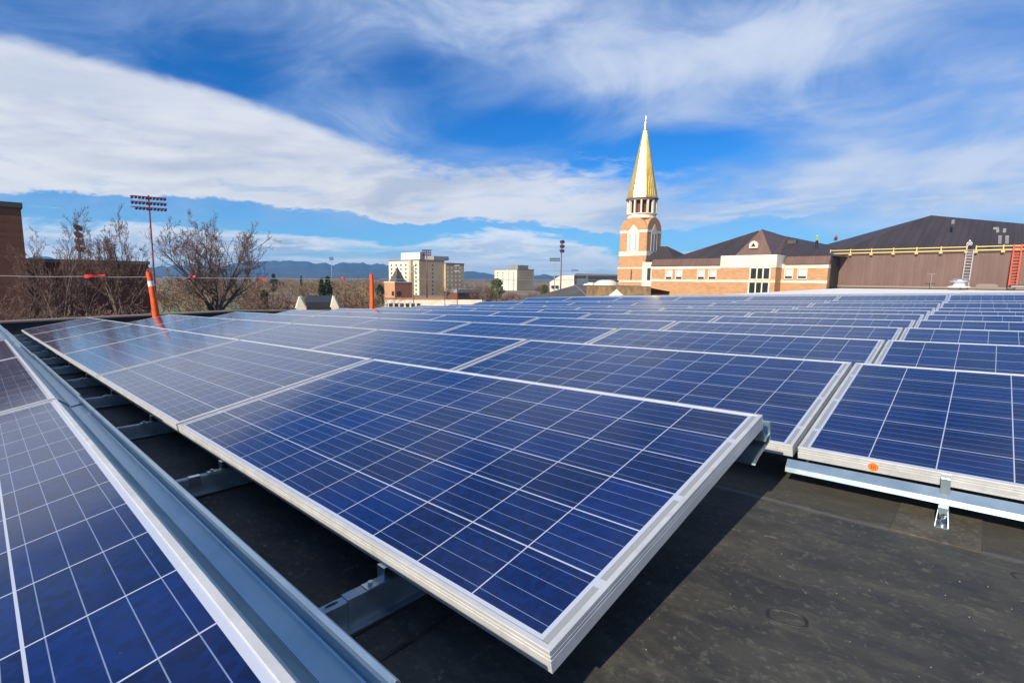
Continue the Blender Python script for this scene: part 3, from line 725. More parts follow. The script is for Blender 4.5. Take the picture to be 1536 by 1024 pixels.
def arena():
    e=empty('sports_arena','large arena with brown copper walls and broad dark metal roof at right','building')
    Y=84
    x0=onY(1252,415,Y).x; x1=46
    zt=onY(1400,377.5,Y).z; zb=-1.6
    MB().box(x0,x1,Y,Y+60,G,zt).build('wall',M['copper'],e)
    # standing seams as real ribs
    s=MB(); x=x0+.2
    while x<12: s.box(x-.02,x+.02,Y-.045,Y-.003,onY(1400,431.5,Y).z,zt); x+=.42
    s.build('wall_rib',M['copper'],e)
    MB().box(x0-.05,x1,Y-.12,Y+.4,zt,zt+.16).build('eave_trim',M['coping'],e)
    MB().box(x0,x1,Y-.25,Y-.003,onY(1400,431.8,Y).z-.05,onY(1400,429.4,Y).z).build('base_flashing',M['coping'],e)
    Pk=onY(1397,323,Y+34)
    EL=onY(1226,370.5,Y+34); ER=onY(1560,353,Y+34)
    zl=zt+.1
    vs=[(x0-1.0,Y+1.4,zl),(x1,Y+1.4,zl),(x1,Y+34,onY(1397,323,Y+34).z-(x1-Pk.x)*(Pk.z-ER.z)/(ER.x-Pk.x)),Pk,(EL.x,Y+34,EL.z),(x0-1,Y+70,zl),(x1,Y+70,zl)]
    MB().add(vs,[(0,1,2,3),(0,3,4),(4,3,5),(3,2,6,5)]).build('roof',M['copperroof'],e)
    # grey unfinished underlay patches high on the roof
    def on_roof(px,py):
        a=Vector(vs[0]);b=Vector(vs[1]);c=Vector(vs[3]); n=(b-a).cross(c-a).normalized(); d=ray(px,py)
        return CAM+d*((a-CAM).dot(n)/d.dot(n)), n
    for (a,b,c,d) in ((1497,353.5,1502,365.5),(1507.5,353.5,1513,365.5),(1489.5,341,1498,344),(1494,344,1498.5,348.5),(1504,343,1509,348.5),(1427,330,1431.5,335.5)):
        ps=[on_roof(x,y) for x,y in ((a,d),(c,d),(c+.6,b),(a+.6,b))]; n=ps[0][1]*(1 if ps[0][1].z>0 else -1)
        k=MB().add([p[0]+n*.03 for p in ps]+[p[0]-n*.02 for p in ps],[(0,1,2,3),(0,4,5,1),(1,5,6,2),(2,6,7,3),(3,7,4,0)])
        k.build('roof_patch',M['wallgrey'],e)
    return Y,zt,x0
AY,AZT,AX0=arena()
def guard_rail(pa,pb,label):
    e=empty('guard_rail',label,'guard rail','yellow guard rails along the arena eave')
    Y=AY-.35
    def z(px,py): return onY(px,py,Y).z
    xa,xb=onY(pa,375,Y).x,onY(pb,375,Y).x
    zt=AZT+.16
    k=MB()
    top=z(1400,371.8); mid=z(1400,377.0)
    for zz in (top,mid): k.box(xa,xb,Y-.10,Y-.02,zz-.05,zz+.05)
    k.build('beam',M['yellow'],e)
    n=max(2,int(round((xb-xa)/2.35))+1)
    for i in range(n):
        x=xa+(xb-xa)*i/(n-1) if n>1 else xa
        q=MB(); q.box(x-.05,x+.05,Y-.02,Y+.05,mid-.35,top+.15); q.box(x-.16,x+.16,Y-.14,Y-.1,mid-.28,mid-.1)
        q.build('upright',M['yellow'],e)
guard_rail(1246,1450,'long yellow guard rail on the arena eave left of the aluminium ladder')
guard_rail(1464,1548,'short yellow guard rail on the arena eave right of the aluminium ladder')
def ladder(px0,py0,px1,py1,wid,mat_,label):
    a=onY(px0,py0,AY-1.3); b=onY(px1,py1,AY-.55)
    e=empty('extension_ladder',label,'ladder','ladders leaning on the arena wall')
    dx=Vector((wid/2,0,0))
    for s in (-1,1): MB().tube(a+dx*s,b+dx*s,.065,n=6).build('side_rail',mat_,e)
    N=int((b-a).length/.34)
    for i in range(1,N):
        p=a.lerp(b,i/N); MB().tube(p-dx,p+dx,.045,n=6,cap=False).build('rung',mat_,e)
    return a,b
la,lb=ladder(1447,430.5,1455.5,374,.62,M['ladderalu'],'silver aluminium ladder under the crouching worker, leaning on the brown arena wall')
ladder(1518.5,430.5,1527.5,366.5,.62,M['ladderred'],'orange red ladder near the right photo edge leaning on the arena wall')
def vent_cap():
    c=onY(1438,431,AY-4); e=empty('mushroom_vent','white domed roof vent on the pale roof at the foot of the ladder','vent',None,c)
    MB().lathe([(1.0,0),(1.0,.12),(.55,.18),(.45,.55),(.45,.62)],20).build('base',M['whitepaint'],e,smooth=False)
    MB().lathe([(.80,.62),(.86,.72),(.82,.86),(.6,1.0),(.2,1.06),(0,1.07)],20).build('cap',M['silver'],e,smooth=True)
    c=onY(1480,430.8,AY-3); e=empty('roof_curb','low brown curb box on the pale roof between the two ladders','roof curb',None,c)
    MB().box(-.9,.9,-.5,.5,0,.28).build('curb',M['coping'],e,bevel=.03); MB().box(-.75,.75,-.4,.4,.281,.36).build('lid',M['wallgrey'],e,bevel=.03)
    c=onY(1526,431.5,AY-3); e=empty('roof_drain','dark low scupper box at the foot of the red ladder','scupper',None,c)
    MB().box(-.7,.7,-.5,.5,0,.30).build('box',M['black'],e,bevel=.03); MB().box(-.5,.5,-.54,-.502,.05,.22).build('grate',M['wallgrey'],e)
    c=onY(1395.5,430.8,AY-2); e=empty('whip_antenna','thin T shaped pipe stand against the brown arena wall','pipe stand',None,c)
    MB().tube((0,0,0),(0,0,1.7),.04,n=6).build('mast',M['wallgrey'],e); MB().tube((-.45,0,1.6),(.45,0,1.6),.035,n=6).build('crossbar',M['wallgrey'],e)
vent_cap()
def tower():
    D=150; c0=onD(957.5,430,D); px=957.5
    def Z(py,p=957.5): return onD(p,py,D).z-0
    e=empty('bell_tower','tall brick bell tower with gilded spire and open belfry','bell tower',None,(c0.x,c0.y,G))
    g=G
    def zl(py,p=960): return Z(py,p)-g
    W=4.05   # half width
    Wl=4.25
    A=MB().box(-Wl,Wl,-Wl,Wl,0,zl(403.5)); A.box(-W-.04,W+.04,-W-.04,W+.04,zl(401.5),zl(384.6)); A.build('shaft',M['brick'],e)
    s=MB(); s.box(-Wl-.08,Wl+.08,-Wl-.08,Wl+.08,zl(403.5),zl(401.5)); s.box(-Wl-.06,-Wl+.5,-Wl-.06,Wl+.06,zl(423),zl(420)); s.box(-Wl-.06,Wl+.06,-Wl-.06,-Wl-.003,zl(423.),zl(420.5)); s.build('stone_band',M['stone'],e)
    MB().box(-W-.1,W+.1,-W-.1,W+.1,zl(384.6),zl(378)).build('belt_course',M['stone'],e)
    # upper stage with round-headed top on every face (two crossing barrel vaults)
    z0=zl(378); zs=zl(347,962); r=W-.05; H=zl(328)-zs
    arch=[(-r,z0),(-r,zs)]+[(-r*math.cos(math.pi*i/20),zs+H*math.sin(math.pi*i/20)) for i in range(1,20)]+[(r,zs),(r,z0)]
    B=MB(); B.prism(arch,-W,W,'y'); B.build('upper_stage',M['brick'],e)
    B=MB(); B.prism([(a*.998,b-.004) for a,b in arch],-W+.004,W-.004+.008,'x'); B.build('upper_stage',M['brick'],e)
    # gilded corner squinches
    g_=MB()
    for sx in (-1,1):
        for sy in (-1,1):
            base=[(sx*W*.995,sy*W*.995,zs-.4)]; t=(sx*W*.38,sy*W*.38,zl(326))
            p1=(sx*W*.42,sy*W*1.0,zl(334)); p2=(sx*W*1.0,sy*W*.42,zl(334))
            tt=(sx*W*.42,sy*W*.42,zl(325))
            g_.add([base[0],p1,tt,p2,(sx*W*.3,sy*W*.3,zs-1)],[(0,1,2),(0,2,3),(1,4,2),(3,2,4),(0,4,1),(0,3,4)])
    g_.build('gilded_squinch',M['gold'],e)
    # paired windows with stone surround and pointed hood on the two visible faces and their opposites
    for face in range(4):
        M4=Matrix.Rotation(face*math.pi/2,4,'Z')
        f=MB(); zb=zl(377.9); zt=zl(352.5); zh=zl(338.5); o=-W-.09
        f.box(-1.75,-1.45,o,-W-.003,zb,zt); f.box(1.45,1.75,o,-W-.003,zb,zt); f.box(-.22,.22,o,-W-.003,zb,zt)
        f.box(-W-.05,-1.75,o+.02,-W-.003,zl(350.8),zl(347)); f.box(1.75,W+.05,o+.02,-W-.003,zl(350.8),zl(347))
        f.prism([(-1.75,zt),(1.75,zt),(1.75,zl(349)),(0,zh),(-1.75,zl(349))],o,-W-.003,'y')
        fo=f.build('window_surround',M['stone'],e); fo.matrix_local=M4
        for a,b in ((-1.45,-.22),(.22,1.45)):
            wn=MB().box(a,b,-W-.05,-W-.003,zb,zt).build('pane',M['blind' if face==0 else 'glass'],fo)
            m_=MB().box(a+.5,a+.62,-W-.07,-W-.051,zb,zt).build('mullion',M['wallgrey'],fo)
    sl_=MB().box(-.16,.16,-Wl-.02,-Wl-.003,zl(420),zl(405)).build('slit_window',M['glass'],e)
    # belfry drum
    rd=3.75
    MB().lathe([(rd+.25,zl(329)),(rd+.25,zl(327.5)),(rd+.05,zl(327)),(rd+.05,zl(323.5)),(rd+.3,zl(323)),(rd+.3,zl(321.5))],24).build('drum_base',M['stone'],e)
    zb=zl(321.5); zt=zl(302.5)
    for i in range(14):
        t=2*math.pi*(i+.5)/14; cx,cy=rd*math.cos(t),rd*math.sin(t)
        q=MB(); q.box(-.3,.3,-.21,.21,zb,zt); o=q.build('belfry_pier',M['stone'],e); o.matrix_local=Matrix.Translation((cx,cy,0))@Matrix.Rotation(t,4,'Z')
    MB().lathe([(2.7,zb),(2.7,zt)],14).build('belfry_shade_core',M['towerbrick'],e)  # dark solid core standing in for the shade inside the belfry openings
    bl=MB().lathe([(1.2,zb+1.2),(1.1,zb+1.5),(.7,zb+2.5),(.4,zb+2.9)],16,(2.4,-1.6,0)); 
    MB().lathe([(rd+.35,zt),(rd+.35,zl(300.8)),(rd+.6,zl(300.2)),(rd+.6,zl(298.8))],24).build('cornice',M['coping'],e)
    # gilded ribbed spire: sixteen sides with standing ribs
    zs0=zl(298.8); zs1=zl(196,966.5); n=16; r0=4.15; r1=.55
    MB().lathe([(r0+.12,zs0),(r0,zs0+.3),(r1,zs1)],8,rot0=R(-5.5)).build('spire',M['gold'],e)
    rb=MB()
    for i in range(40):
        t=2*math.pi*i/40
        # ribs follow the octagon
        k8=math.cos(math.pi/8)/math.cos(((t-R(-5.5))%(math.pi/4))-math.pi/8)
        rb.tube((r0*k8*math.cos(t),r0*k8*math.sin(t),zs0+.3),(r1*k8*math.cos(t),r1*k8*math.sin(t),zs1),.07,.02,n=4,cap=False)
    rb.build('spire_rib',M['gold'],e)
    MB().lathe([(r1+.05,zs1),(.62,zs1+.2),(.5,zs1+1.2),(.42,zl(188)),(.55,zl(187)),(.3,zl(184)),(.1,zl(176)),(.03,zl(167.5,968.5))],10).build('finial',M['silver'],e,smooth=True)
tower()
# ---------------------------------------------------------------- middle distance buildings
def ext(p,dirv,px1):
    """how far to walk from p along dirv (horizontal) until the pixel column px1"""
    lo=0;dx=(px1-768-SHX)/FPX
    n=(rG-fG*dx)   # plane through camera with column px1
    q=p-CAM; return -q.dot(n)/dirv.dot(n)
SX=Vector((-1,0,0)); SY=Vector((0,1,0))
def tower_block(px_l,px_c,px_r,py_top,D,label,name='residence_tower',south='cream',east='tan',floors=9,cs=6,ce=4,extra=True,seed=1,pylim=450):
    c=onD(px_c,py_top,D); L=ext(c,SX,px_l); Wd=ext(c,SY,px_r); H=c.z-G
    e=empty(name,label,'building',None,(c.x,c.y,G))
    k=MB(); k.box(-L,0,0,Wd,0,H)
    body=k.build('wall',[M[south]],e)
    # east face in a separate tan layer, 5 cm proud
    MB().box(.003,.06,0,Wd,0,H).build('east_face',M[east],e)
    MB().box(-L-.2,.2,-.2,Wd+.2,H,H+.6).build('roof_edge',M['coping'],e)
    z0=H-2.2; 
    zmin=max(1,(onD(px_c,pylim,D).z-G))
    fh=(z0-zmin)/(floors-1)
    for i in range(floors):
        for j in range(cs):
            x=-L*(j+.6)/(cs+.2); w_=max(.42,L*.022); z=z0-i*fh
            MB().box(x-w_,x+w_,-.06,-.003,z-.5*fh*.7,z+.1*fh).build('window',M['glass'],e)
        for j in range(ce):
            y=Wd*(.12+.8*(j+.5)/ce); w_=.35; z=z0-i*fh
            MB().box(.063,.12,y-w_,y+w_,z-.5*fh*.7,z+.1*fh).build('window',M['glass'],e)
    return e,c,L,Wd,H
def residences():
    e,c,L,Wd,H=tower_block(583,628.5,666,390.5,300,'tall cream residence tower with small square windows behind the red light pole',floors=8,cs=6,ce=1,pylim=446)
    # flue shaft on the south face
    x=-L*.22; MB().box(x-1.0,x+1.0,-1.6,-.003,0,H+.3).build('flue_shaft',M['tan'],e)
    # rear wing to the right
    p=Vector((c.x+1.5,c.y+Wd+.01,0)); W2=ext(Vector((c.x+1.5,c.y+Wd,c.z)),SY,696); h2=H-.9
    MB().box(-L*.8,1.5,Wd+.01,Wd+W2,0,h2-.6).build('rear_wing',M['tan'],e)
    MB().box(-L*.82,1.7,Wd+.3,Wd+W2+.2,h2-.59,h2).build('roof_edge',M['coping'],e)
    for i in range(8):
        for j in range(4):
            y=Wd+W2*(.12+.22*j); z=h2-2.6-i*2.55
            MB().box(1.503,1.56,y-.6,y+.6,z-.9,z+.2).build('window',M['cream'],e)
            
    # rooftop plant rooms
    ph=(onD(610,378,300).z-onD(610,390.5,300).z)
    MB().box(-L*.62,-.6,1,Wd*.25,H+.61,H+ph).build('penthouse',M['whitepaint'],e)
    MB().box(-.599,-.3,1.2,Wd*.25-.2,H+.61,H+ph-.1).build('penthouse_louvre',M['wallgrey'],e)
    MB().box(-L*.45,-.8,Wd*.62,Wd+W2*.3,H+.61,H+ph*.62).build('penthouse',M['wallgrey'],e)
    e,c,L,Wd,H=tower_block(742,775.5,801,404.5,430,'farther cream residence tower beyond the olive evergreen',floors=7,cs=4,ce=6,pylim=436)
    ph=(onD(770,397.5,430).z-onD(770,404.5,430).z)
    MB().box(-L*.35,-.8,2,Wd*.7,H+.61,H+ph).build('penthouse',M['wallgrey'],e)
    MB().box(-L*.42,-L*.40+1.6,-.9,-.003,0,H).build('flue_shaft',M['cream'],e)
residences()
def pavilion():
    D=190; c=onD(592,424,D); L=ext(c,SX,576.5); Wd=ext(c,SY,618); H=c.z-G
    e=empty('brick_pavilion','small orange brick building with a dark steep pyramid roof before the residence tower','building',None,(c.x,c.y,G))
    MB().box(-L,0,0,Wd,0,H).build('wall',M['brick'],e); MB().box(.003,.05,.0,Wd,0,H).build('side_wall',M['brick2'],e)
    MB().box(-L-.15,.15,-.15,Wd+.15,H,H+.35).build('coping',M['stone'],e)
    a=onD(596,400,D+4); r=L*.62
    cx,cy=a.x-c.x,a.y-c.y; hw=(onD(610,423,D).xy-onD(585,423,D).xy).length*.36
    MB().add([(cx-hw,cy-hw,H+.36),(cx+hw,cy-hw,H+.36),(cx+hw,cy+hw,H+.36),(cx-hw,cy+hw,H+.36),(cx,cy,a.z-G)],[(0,1,4),(1,2,4),(2,3,4),(3,0,4),(0,3,2,1)]).build('pyramid_roof',M['darkroof'],e)
    z=onD(592,442,D).z-G
    MB().box(-1.9,-.4,-.06,-.003,z-.4,z+1.2).build('window',M['glass'],e); MB().box(.055,.11,.8,2.6,z-.4,z+1.2).build('window',M['glass'],e)
    # long low wall with arcade openings at its foot
    c=onD(668,448,160); e=empty('garden_wall','long low cream wall with dark arched openings in front of the residence tower','wall',None,(c.x,c.y,G))
    a=onD(577,450,160); b=onD(728,454,160)
    d=(b-a); d.z=0; Lw=d.length; d.normalize(); ang=math.atan2(d.y,d.x)
    e.matrix_world=Matrix.Translation((a.x,a.y,G))@Matrix.Rotation(ang,4,'Z')
    h=onD(600,449,160).z-G
    MB().box(0,Lw,0,.6,0,h).build('wall',M['stone'],e); MB().box(-.1,Lw*.62,-.1,.7,h,h+.5).build('coping',M['brick2'],e)
    z=onD(600,456.5,160).z-G
    for i in range(6):
        x=1.3+i*1.7; MB().box(x,x+1.1,-.05,-.003,z-1,z+.35).build('opening',M['glass'],e)
    # brick red low shed right of the tower
    c=onD(672,436,230); e=empty('low_brick_building','low dark brick building with pale roof right of the residence tower','building',None,(0,0,0))
    a=onD(669,433.5,230); b=onD(707,434,230); 
    MB().box(min(a.x,b.x),max(a.x,b.x),a.y,a.y+14,G,a.z-1.5).build('wall',M['brownbrick'],e)
    MB().box(min(a.x,b.x)-.3,max(a.x,b.x)+.3,a.y-.3,a.y+14.3,a.z-1.499,a.z).build('roof',M['wallgrey'],e)
pavilion()
def gables():
    D=48
    for i,(pa,pt,pb,yt,yb,lab) in enumerate(((444.5,450,459.5,445,462.5,'left of two cream triangular gable ends by the roof edge'),(497,500.5,508.5,444,461,'right of two cream triangular gable ends by the roof edge'))):
        a=onD(pa,yb,D); b=onD(pb,yb,D); t=onD(pt,yt,D); d=(b-a); L=d.length; d.normalize(); n=Vector((-d.y,d.x,0))
        if n.dot(CAM-a)>0: n=-n
        e=empty('stone_gable',lab,'gable','stone gable ends beyond the roof edge',(0,0,0))
        v=[a,b,t]; bb=Vector((0,0,-8))
        k=MB().add([a+bb,b+bb,b,t,a]+[p+n*.5 for p in (a+bb,b+bb,b,t,a)],[(0,1,2,3,4),(9,8,7,6,5),(0,5,6,1),(1,6,7,2),(2,7,8,3),(3,8,9,4),(4,9,5,0)])
        k.build('face',M['stone'],e)
        q=MB(); q.tube(t+n*.25,b+n*.25,.12,n=4); q.tube(t+n*.25,a+n*.25,.12,n=4); q.build('coping',M['cream'],e)
    a=onD(459,453,D+1.5); b=onD(499,453,D+1.5); 
    e=empty('dark_link_roof','dark recessed roof between the two cream gables','roof',None,(0,0,0))
    d=(b-a).normalized(); n=Vector((-d.y,d.x,0)); n=n if n.dot(CAM-a)<0 else -n
    v=[a,b,b+n*6+Vector((0,0,.4)),a+n*6+Vector((0,0,.4))]; 
    MB().add(v+[p-Vector((0,0,8)) for p in v],[(0,1,2,3),(0,4,5,1),(1,5,6,2),(2,6,7,3),(3,7,4,0)]).build('roof',M['parapet'],e)
gables()
def mid_right():
    # dark low hipped roof
    e=empty('low_hipped_building','low building with wide dark hipped roof left of the bell tower','building')
    D=70
    a=onD(778,451,D); b=onD(884,447.5,D-8); r0=onD(862.5,427.5,D+8); r1=onD(960,428.5,D+8); c=onD(965,447,D-14)
    lo=Vector((0,0,-5))
    MB().add([a,b,r0,r1,c,a+Vector((-6,26,0)),r1+Vector((0,20,-2)),r0+Vector((-8,20,-2))],[(0,1,2),(1,4,3,2),(0,2,7,5),(2,3,6,7)]).build('roof',M['darkroof'],e)
    q=MB(); q.tube(r0,b,.10,n=5); q.build('hip_cap',M['coping'],e)
    # brown planted fascia strip
    a=onD(880,429.8,62); b=onD(976.5,429.8,62); 
    e=empty('copper_fascia_building','low building with mottled brown metal wall at the foot of the bell tower','building')
    d=b-a; d.z=0; n=Vector((-d.y,d.x,0)).normalized(); n=n if n.dot(CAM-a)<0 else -n
    k=MB(); v=[a,b,b+n*5,a+n*5]; k.add(v+[Vector((p.x,p.y,G)) for p in v],[(0,1,2,3),(0,4,5,1),(1,5,6,2),(2,6,7,3),(3,7,4,0)]); k.build('wall',M['copperbrown'],e)
    # cream pyramid skylight
    a=onD(912,444.5,56); b=onD(936,444.5,56); t=onD(925,433.5,57); d=(b-a); d.z=0; n=Vector((-d.y,d.x,0)); n=n if n.dot(CAM-a)<0 else -n
    o=MB().add([a,b,b+n,a+n,t+n*.2],[(0,1,4),(1,2,4),(2,3,4),(3,0,4),(0,3,2,1)]); 
    o=o.add([p-Vector((0,0,.0)) for p in (a,b,b+n,a+n)]+[Vector((p.x,p.y,G)) for p in (a,b,b+n,a+n)],[(0,4,5,1),(1,5,6,2),(2,6,7,3),(3,7,4,0)])
    q=o.build('stone_pyramid',M['stone']); tag(q,'small cream stone pyramid in front of the mottled brown wall','stone pyramid')
    # cream gabled house and long brown roof
    e=empty('gabled_building','pale gabled building with long brown roof left of the bell tower','building')
    D=210
    pts=[(824.5,438),(824.5,423),(839,414.2),(843,413.5),(861,412.8),(861.5,438)]
    P=[onD(x,y,D) for x,y in pts]; 
    k=MB(); n_=len(P); off=Vector((-4,16,0))
    k.add([p for p in P]+[p+off for p in P],[tuple(range(n_)),tuple(range(2*n_-1,n_-1,-1))]+[(i,n_+i,n_+(i+1)%n_,(i+1)%n_) for i in range(n_)]); k.build('wall',M['cream'],e)
    a=onD(861.6,438,D); b=onD(861.6,413.2,D); c=onD(930,413.8,D+70); d=onD(930,438,D+70)
    MB().add([a,d,c,b]+[p+Vector((-6,10,0)) for p in (a,d,c,b)],[(0,1,2,3),(7,6,5,4),(0,4,5,1),(1,5,6,2),(2,6,7,3),(3,7,4,0)]).build('side_wall',M['wallgrey'],e)
    a=onD(862,413.2,D-1); b=onD(930,413.8,D+69); 
    MB().add([a,b,b+Vector((0,0,-1.9)),a+Vector((0,0,-1.0))]+[p+Vector((-8,12,1)) for p in (a,b,b+Vector((0,0,-1.9)),a+Vector((0,0,-1.0)))],[(0,1,2,3),(7,6,5,4),(0,4,5,1),(1,5,6,2),(2,6,7,3),(3,7,4,0)]).build('roof',M['coping'],e)
    for px in (829.5,835.5):
        w0=onD(px,430,D-.3); 
        MB().box(w0.x-.5,w0.x+.5,w0.y-.5,w0.y+.3,w0.z-.5,w0.z+.5).build('window',M['glass'],e)
    # domed pale roofs
    for i,(x0,x1,yt,lab) in enumerate(((874,886,425,'smallest pale domed roof beside the dark hip'),(882,893,423.5,'flat pale roof box between the two domes'),(890,928,419.5,'widest pale stone mound roof at the foot of the tower'))):
        a=onD(x0,429.5,130); b=onD(x1,429.5,130); c=(a+b)/2; r=(b-a).length/2; h=onD((x0+x1)/2,yt,130).z-c.z
        e=MB()
        if i==1: e.box(c.x-r*.8,c.x+r*.8,c.y-r*.8,c.y+r*.8,G,c.z+h)
        else: e.lathe([(r,G-c.z),(r,0),(r*.92,h*.45),(r*.7,h*.8),(r*.35,h*.97),(0,h)],18,c)
        q=e.build('domed_pavilion' if i!=1 else 'roof_plant_box',M['stone'],smooth=False); tag(q,lab,'pavilion' if i!=1 else 'plant box')
M['copperbrown']=mat('mottled_brown_metal',(.2,.12,.06),.7,.1,vary((.13,.08,.035),(.30,.19,.09),.9,world=True,detail=8,stretch=(1.5,1.5,.6)))
mid_right()
def left_building():
    X=-52
    e=empty('brown_brick_building','long dark brown brick building behind the bare trees at far left','building')
    a=onX(222.5,397.5,X); b=onX(40,393,X); c=onX(-200,390,X)
    MB().box(X-14,X,c.y-40,a.y,G,b.z).build('wall',M['brownbrick'],e); MB().box(X-14.1,X+.12,c.y-40,a.y+.1,b.z,b.z+.28).build('coping',M['coping'],e)
    Xt=-48; t=onX(31,312,Xt); t2=onX(39,385,Xt)
    e=empty('brick_stair_tower','tall brown brick tower at the left photo edge with a dark parapet','building')
    yy=t.y
    MB().box(Xt-9,Xt,t.y-14,yy,G,t.z).build('wall',M['towerbrick'],e); MB().box(Xt-9.1,Xt+.1,t.y-14.1,yy+.1,t.z,t.z+.35).build('coping',M['darkroof'],e)
left_building()
# ---------------------------------------------------------------- stadium lights
def bank_lamp(e,p,d,r):
    """a floodlight: round housing tilted down"""
    o=MB().lathe([(r*.35,-r*1.0),(r*.75,-r*.55),(r,.0),(r*.96,.06*r)],8).build('floodlight',M['lampdark'],e)
    o.matrix_local=Matrix.Translation(p)@(d.to_track_quat('Z','Y').to_matrix().to_4x4()); return o
def light_pole(pxt,pyt,D,label,rows,cols,bw,edge=False,col='red',zb=None,skew=0,rp=.22,slope=0):
    t=onD(pxt,pyt,D); z0=G if zb is None else zb
    e=empty('stadium_light',label,'stadium light','stadium light poles around the campus',(t.x,t.y,z0)); H=t.z-z0
    MB().tube((0,0,0),(0,0,H),rp,rp*.6,n=10).build('pole',M[col],e,smooth=True)
    view=(CAM-t); view.z=0; view.normalize(); side=Vector((-view.y,view.x,0))
    if edge: ax=-view*.95+side*(-.30 if edge<0 else .30); ax.normalize()
    else: ax=side
    face=Vector((-ax.y,ax.x,-.55)).normalized()
    if not edge: face=(-view*1+side*.5-Vector((0,0,.7))).normalized()
    rs=bw/cols*.52; gap=max(rs*2.4,.68)
    for i in range(rows):
        z=H-.4-i*gap
        MB().tube(tuple(ax*(-bw/2)+Vector((0,0,z+rs))),tuple(ax*(bw/2)+Vector((0,0,z+rs))),.07,n=5).build('crossarm',M[col],e)
        for j in range(cols):
            s=(j+.5)/cols-.5
            if skew and i==rows-1 and (j==0): continue
            bank_lamp(e,ax*(s*bw)+Vector((0,0,z)),face,rs)
    return e
light_pole(222.5,293,80,'tall red stadium light with three lamp rows behind the white banded post',3,10,3.9,skew=1,rp=.15)
light_pole(115.5,339,125,'red stadium light seen edge on among the bare trees at far left',4,3,3.2,edge=1,rp=.3)
light_pole(497,385.5,330,'distant small stadium light above the blue mountains',3,5,2.6,col='grey',rp=.25)
light_pole(640,374.5,235,'red lattice headed stadium light in front of the pale residence tower',3,5,4.2,rp=.3,col='red')
light_pole(842.8,361.5,165,'dark red stadium light seen edge on above the dark hipped roof',3,3,3.4,edge=-1,rp=.24)
light_pole(832.5,386.5,190,'grey light pole with two wide rows of lamps left of the edge on light',2,7,3.8,col='grey',rp=.16)
light_pole(862.3,404.5,330,'farthest low grey row of lamps above the pale gabled building',1,6,4.6,col='grey',rp=.2)
def slim(px,py,pb,D,lab):
    t=onD(px,py,D); b=onD(px,pb,D); e=empty('street_lamp',lab,'street lamp','small street lamps by the residence tower',(t.x,t.y,G))
    MB().tube((0,0,0),(0,0,t.z-G),.12,.08,n=6).build('pole',M['red'],e)
    for s in (0,1): MB().box(-1.1,1.1,-.2,.2,t.z-G-.2-s*1.6,t.z-G+.1-s*1.6).build('lamp_arm',M['grey'],e)
slim(686,398,455,150,'thin red pole with two cross arms before the rear wing of the residence tower')
slim(620,398.5,449,150,'thin pole with a cross arm before the cream face of the residence tower')
# ---------------------------------------------------------------- trees
def bare_tree_mesh(seed,h=10,trunk=.16,fork=.28,limbs=5,open_=.55,depth=4,kids=(6,5,4,3),minr=.012,lens=(.62,.46,.42,.45)):
    """leafless vase shaped tree: trunk, arching limbs, side branches, twigs"""
    rnd=random.Random(seed); wood=MB(); tw=MB()
    def limb(p,d,L,r,lv):
        n=(6,5,4,3,2)[lv]; q=p; dd=d.copy(); pts=[(q,dd,r)]
        cv=Vector((rnd.uniform(-1,1),rnd.uniform(-1,1),0))*.10
        for i in range(n):
            dd=(dd+cv+Vector((rnd.uniform(-1,1),rnd.uniform(-1,1),rnd.uniform(-.6,.9)))*(.065+.018*lv)+Vector((0,0,.04 if lv<2 else .0))).normalized()
            q2=q+dd*(L/n); r2=max(minr*.8,r*(1-.8*(i+1)/n)) ; r1=pts[-1][2]
            (wood if lv<2 else tw).tube(q,q2,max(r1,minr),max(r2,minr),n=(6,5,4,3,3)[lv],cap=False)
            q=q2; pts.append((q,dd.copy(),max(r2,minr)))
        if lv<depth:
            K=kids[lv]
            for j in range(K):
                t=(.22+.78*(j+rnd.random()*.8)/K)*n; i=min(n-1,int(t)); f=t-i
                if i+1>=len(pts): continue
                pp=pts[i][0].lerp(pts[i+1][0],min(1,f)); d0=pts[i+1][1]; rr=pts[i][2]*(1-f)+pts[i+1][2]*f
                u=d0.orthogonal().normalized(); v=d0.cross(u); a=rnd.uniform(0,6.283)
                nd=(d0*.8+(u*math.cos(a)+v*math.sin(a))*rnd.uniform(.45,.95)+Vector((0,0,.16))).normalized()
                limb(pp,nd,L*lens[lv]*rnd.uniform(.65,1.2)*(1-.35*t/n),max(minr,rr*.62),lv+1)
    top=Vector((0,0,h*fork)); 
    wood.tube((0,0,0),top*.5,trunk*1.25,trunk*1.05,n=8,cap=False); wood.tube(top*.5,top,trunk*1.05,trunk,n=8)
    a0=rnd.uniform(0,6.28)
    for j in range(limbs):
        a=a0+j*6.283/limbs+rnd.uniform(-.35,.35); o=open_*rnd.uniform(.45,1.25)
        limb(top-Vector((0,0,h*fork*.10*rnd.random())),Vector((math.cos(a)*o,math.sin(a)*o,1)).normalized(),h*(1-fork)*.78*rnd.uniform(.8,1.1),trunk*rnd.uniform(.45,.68),0)
    return wood,tw
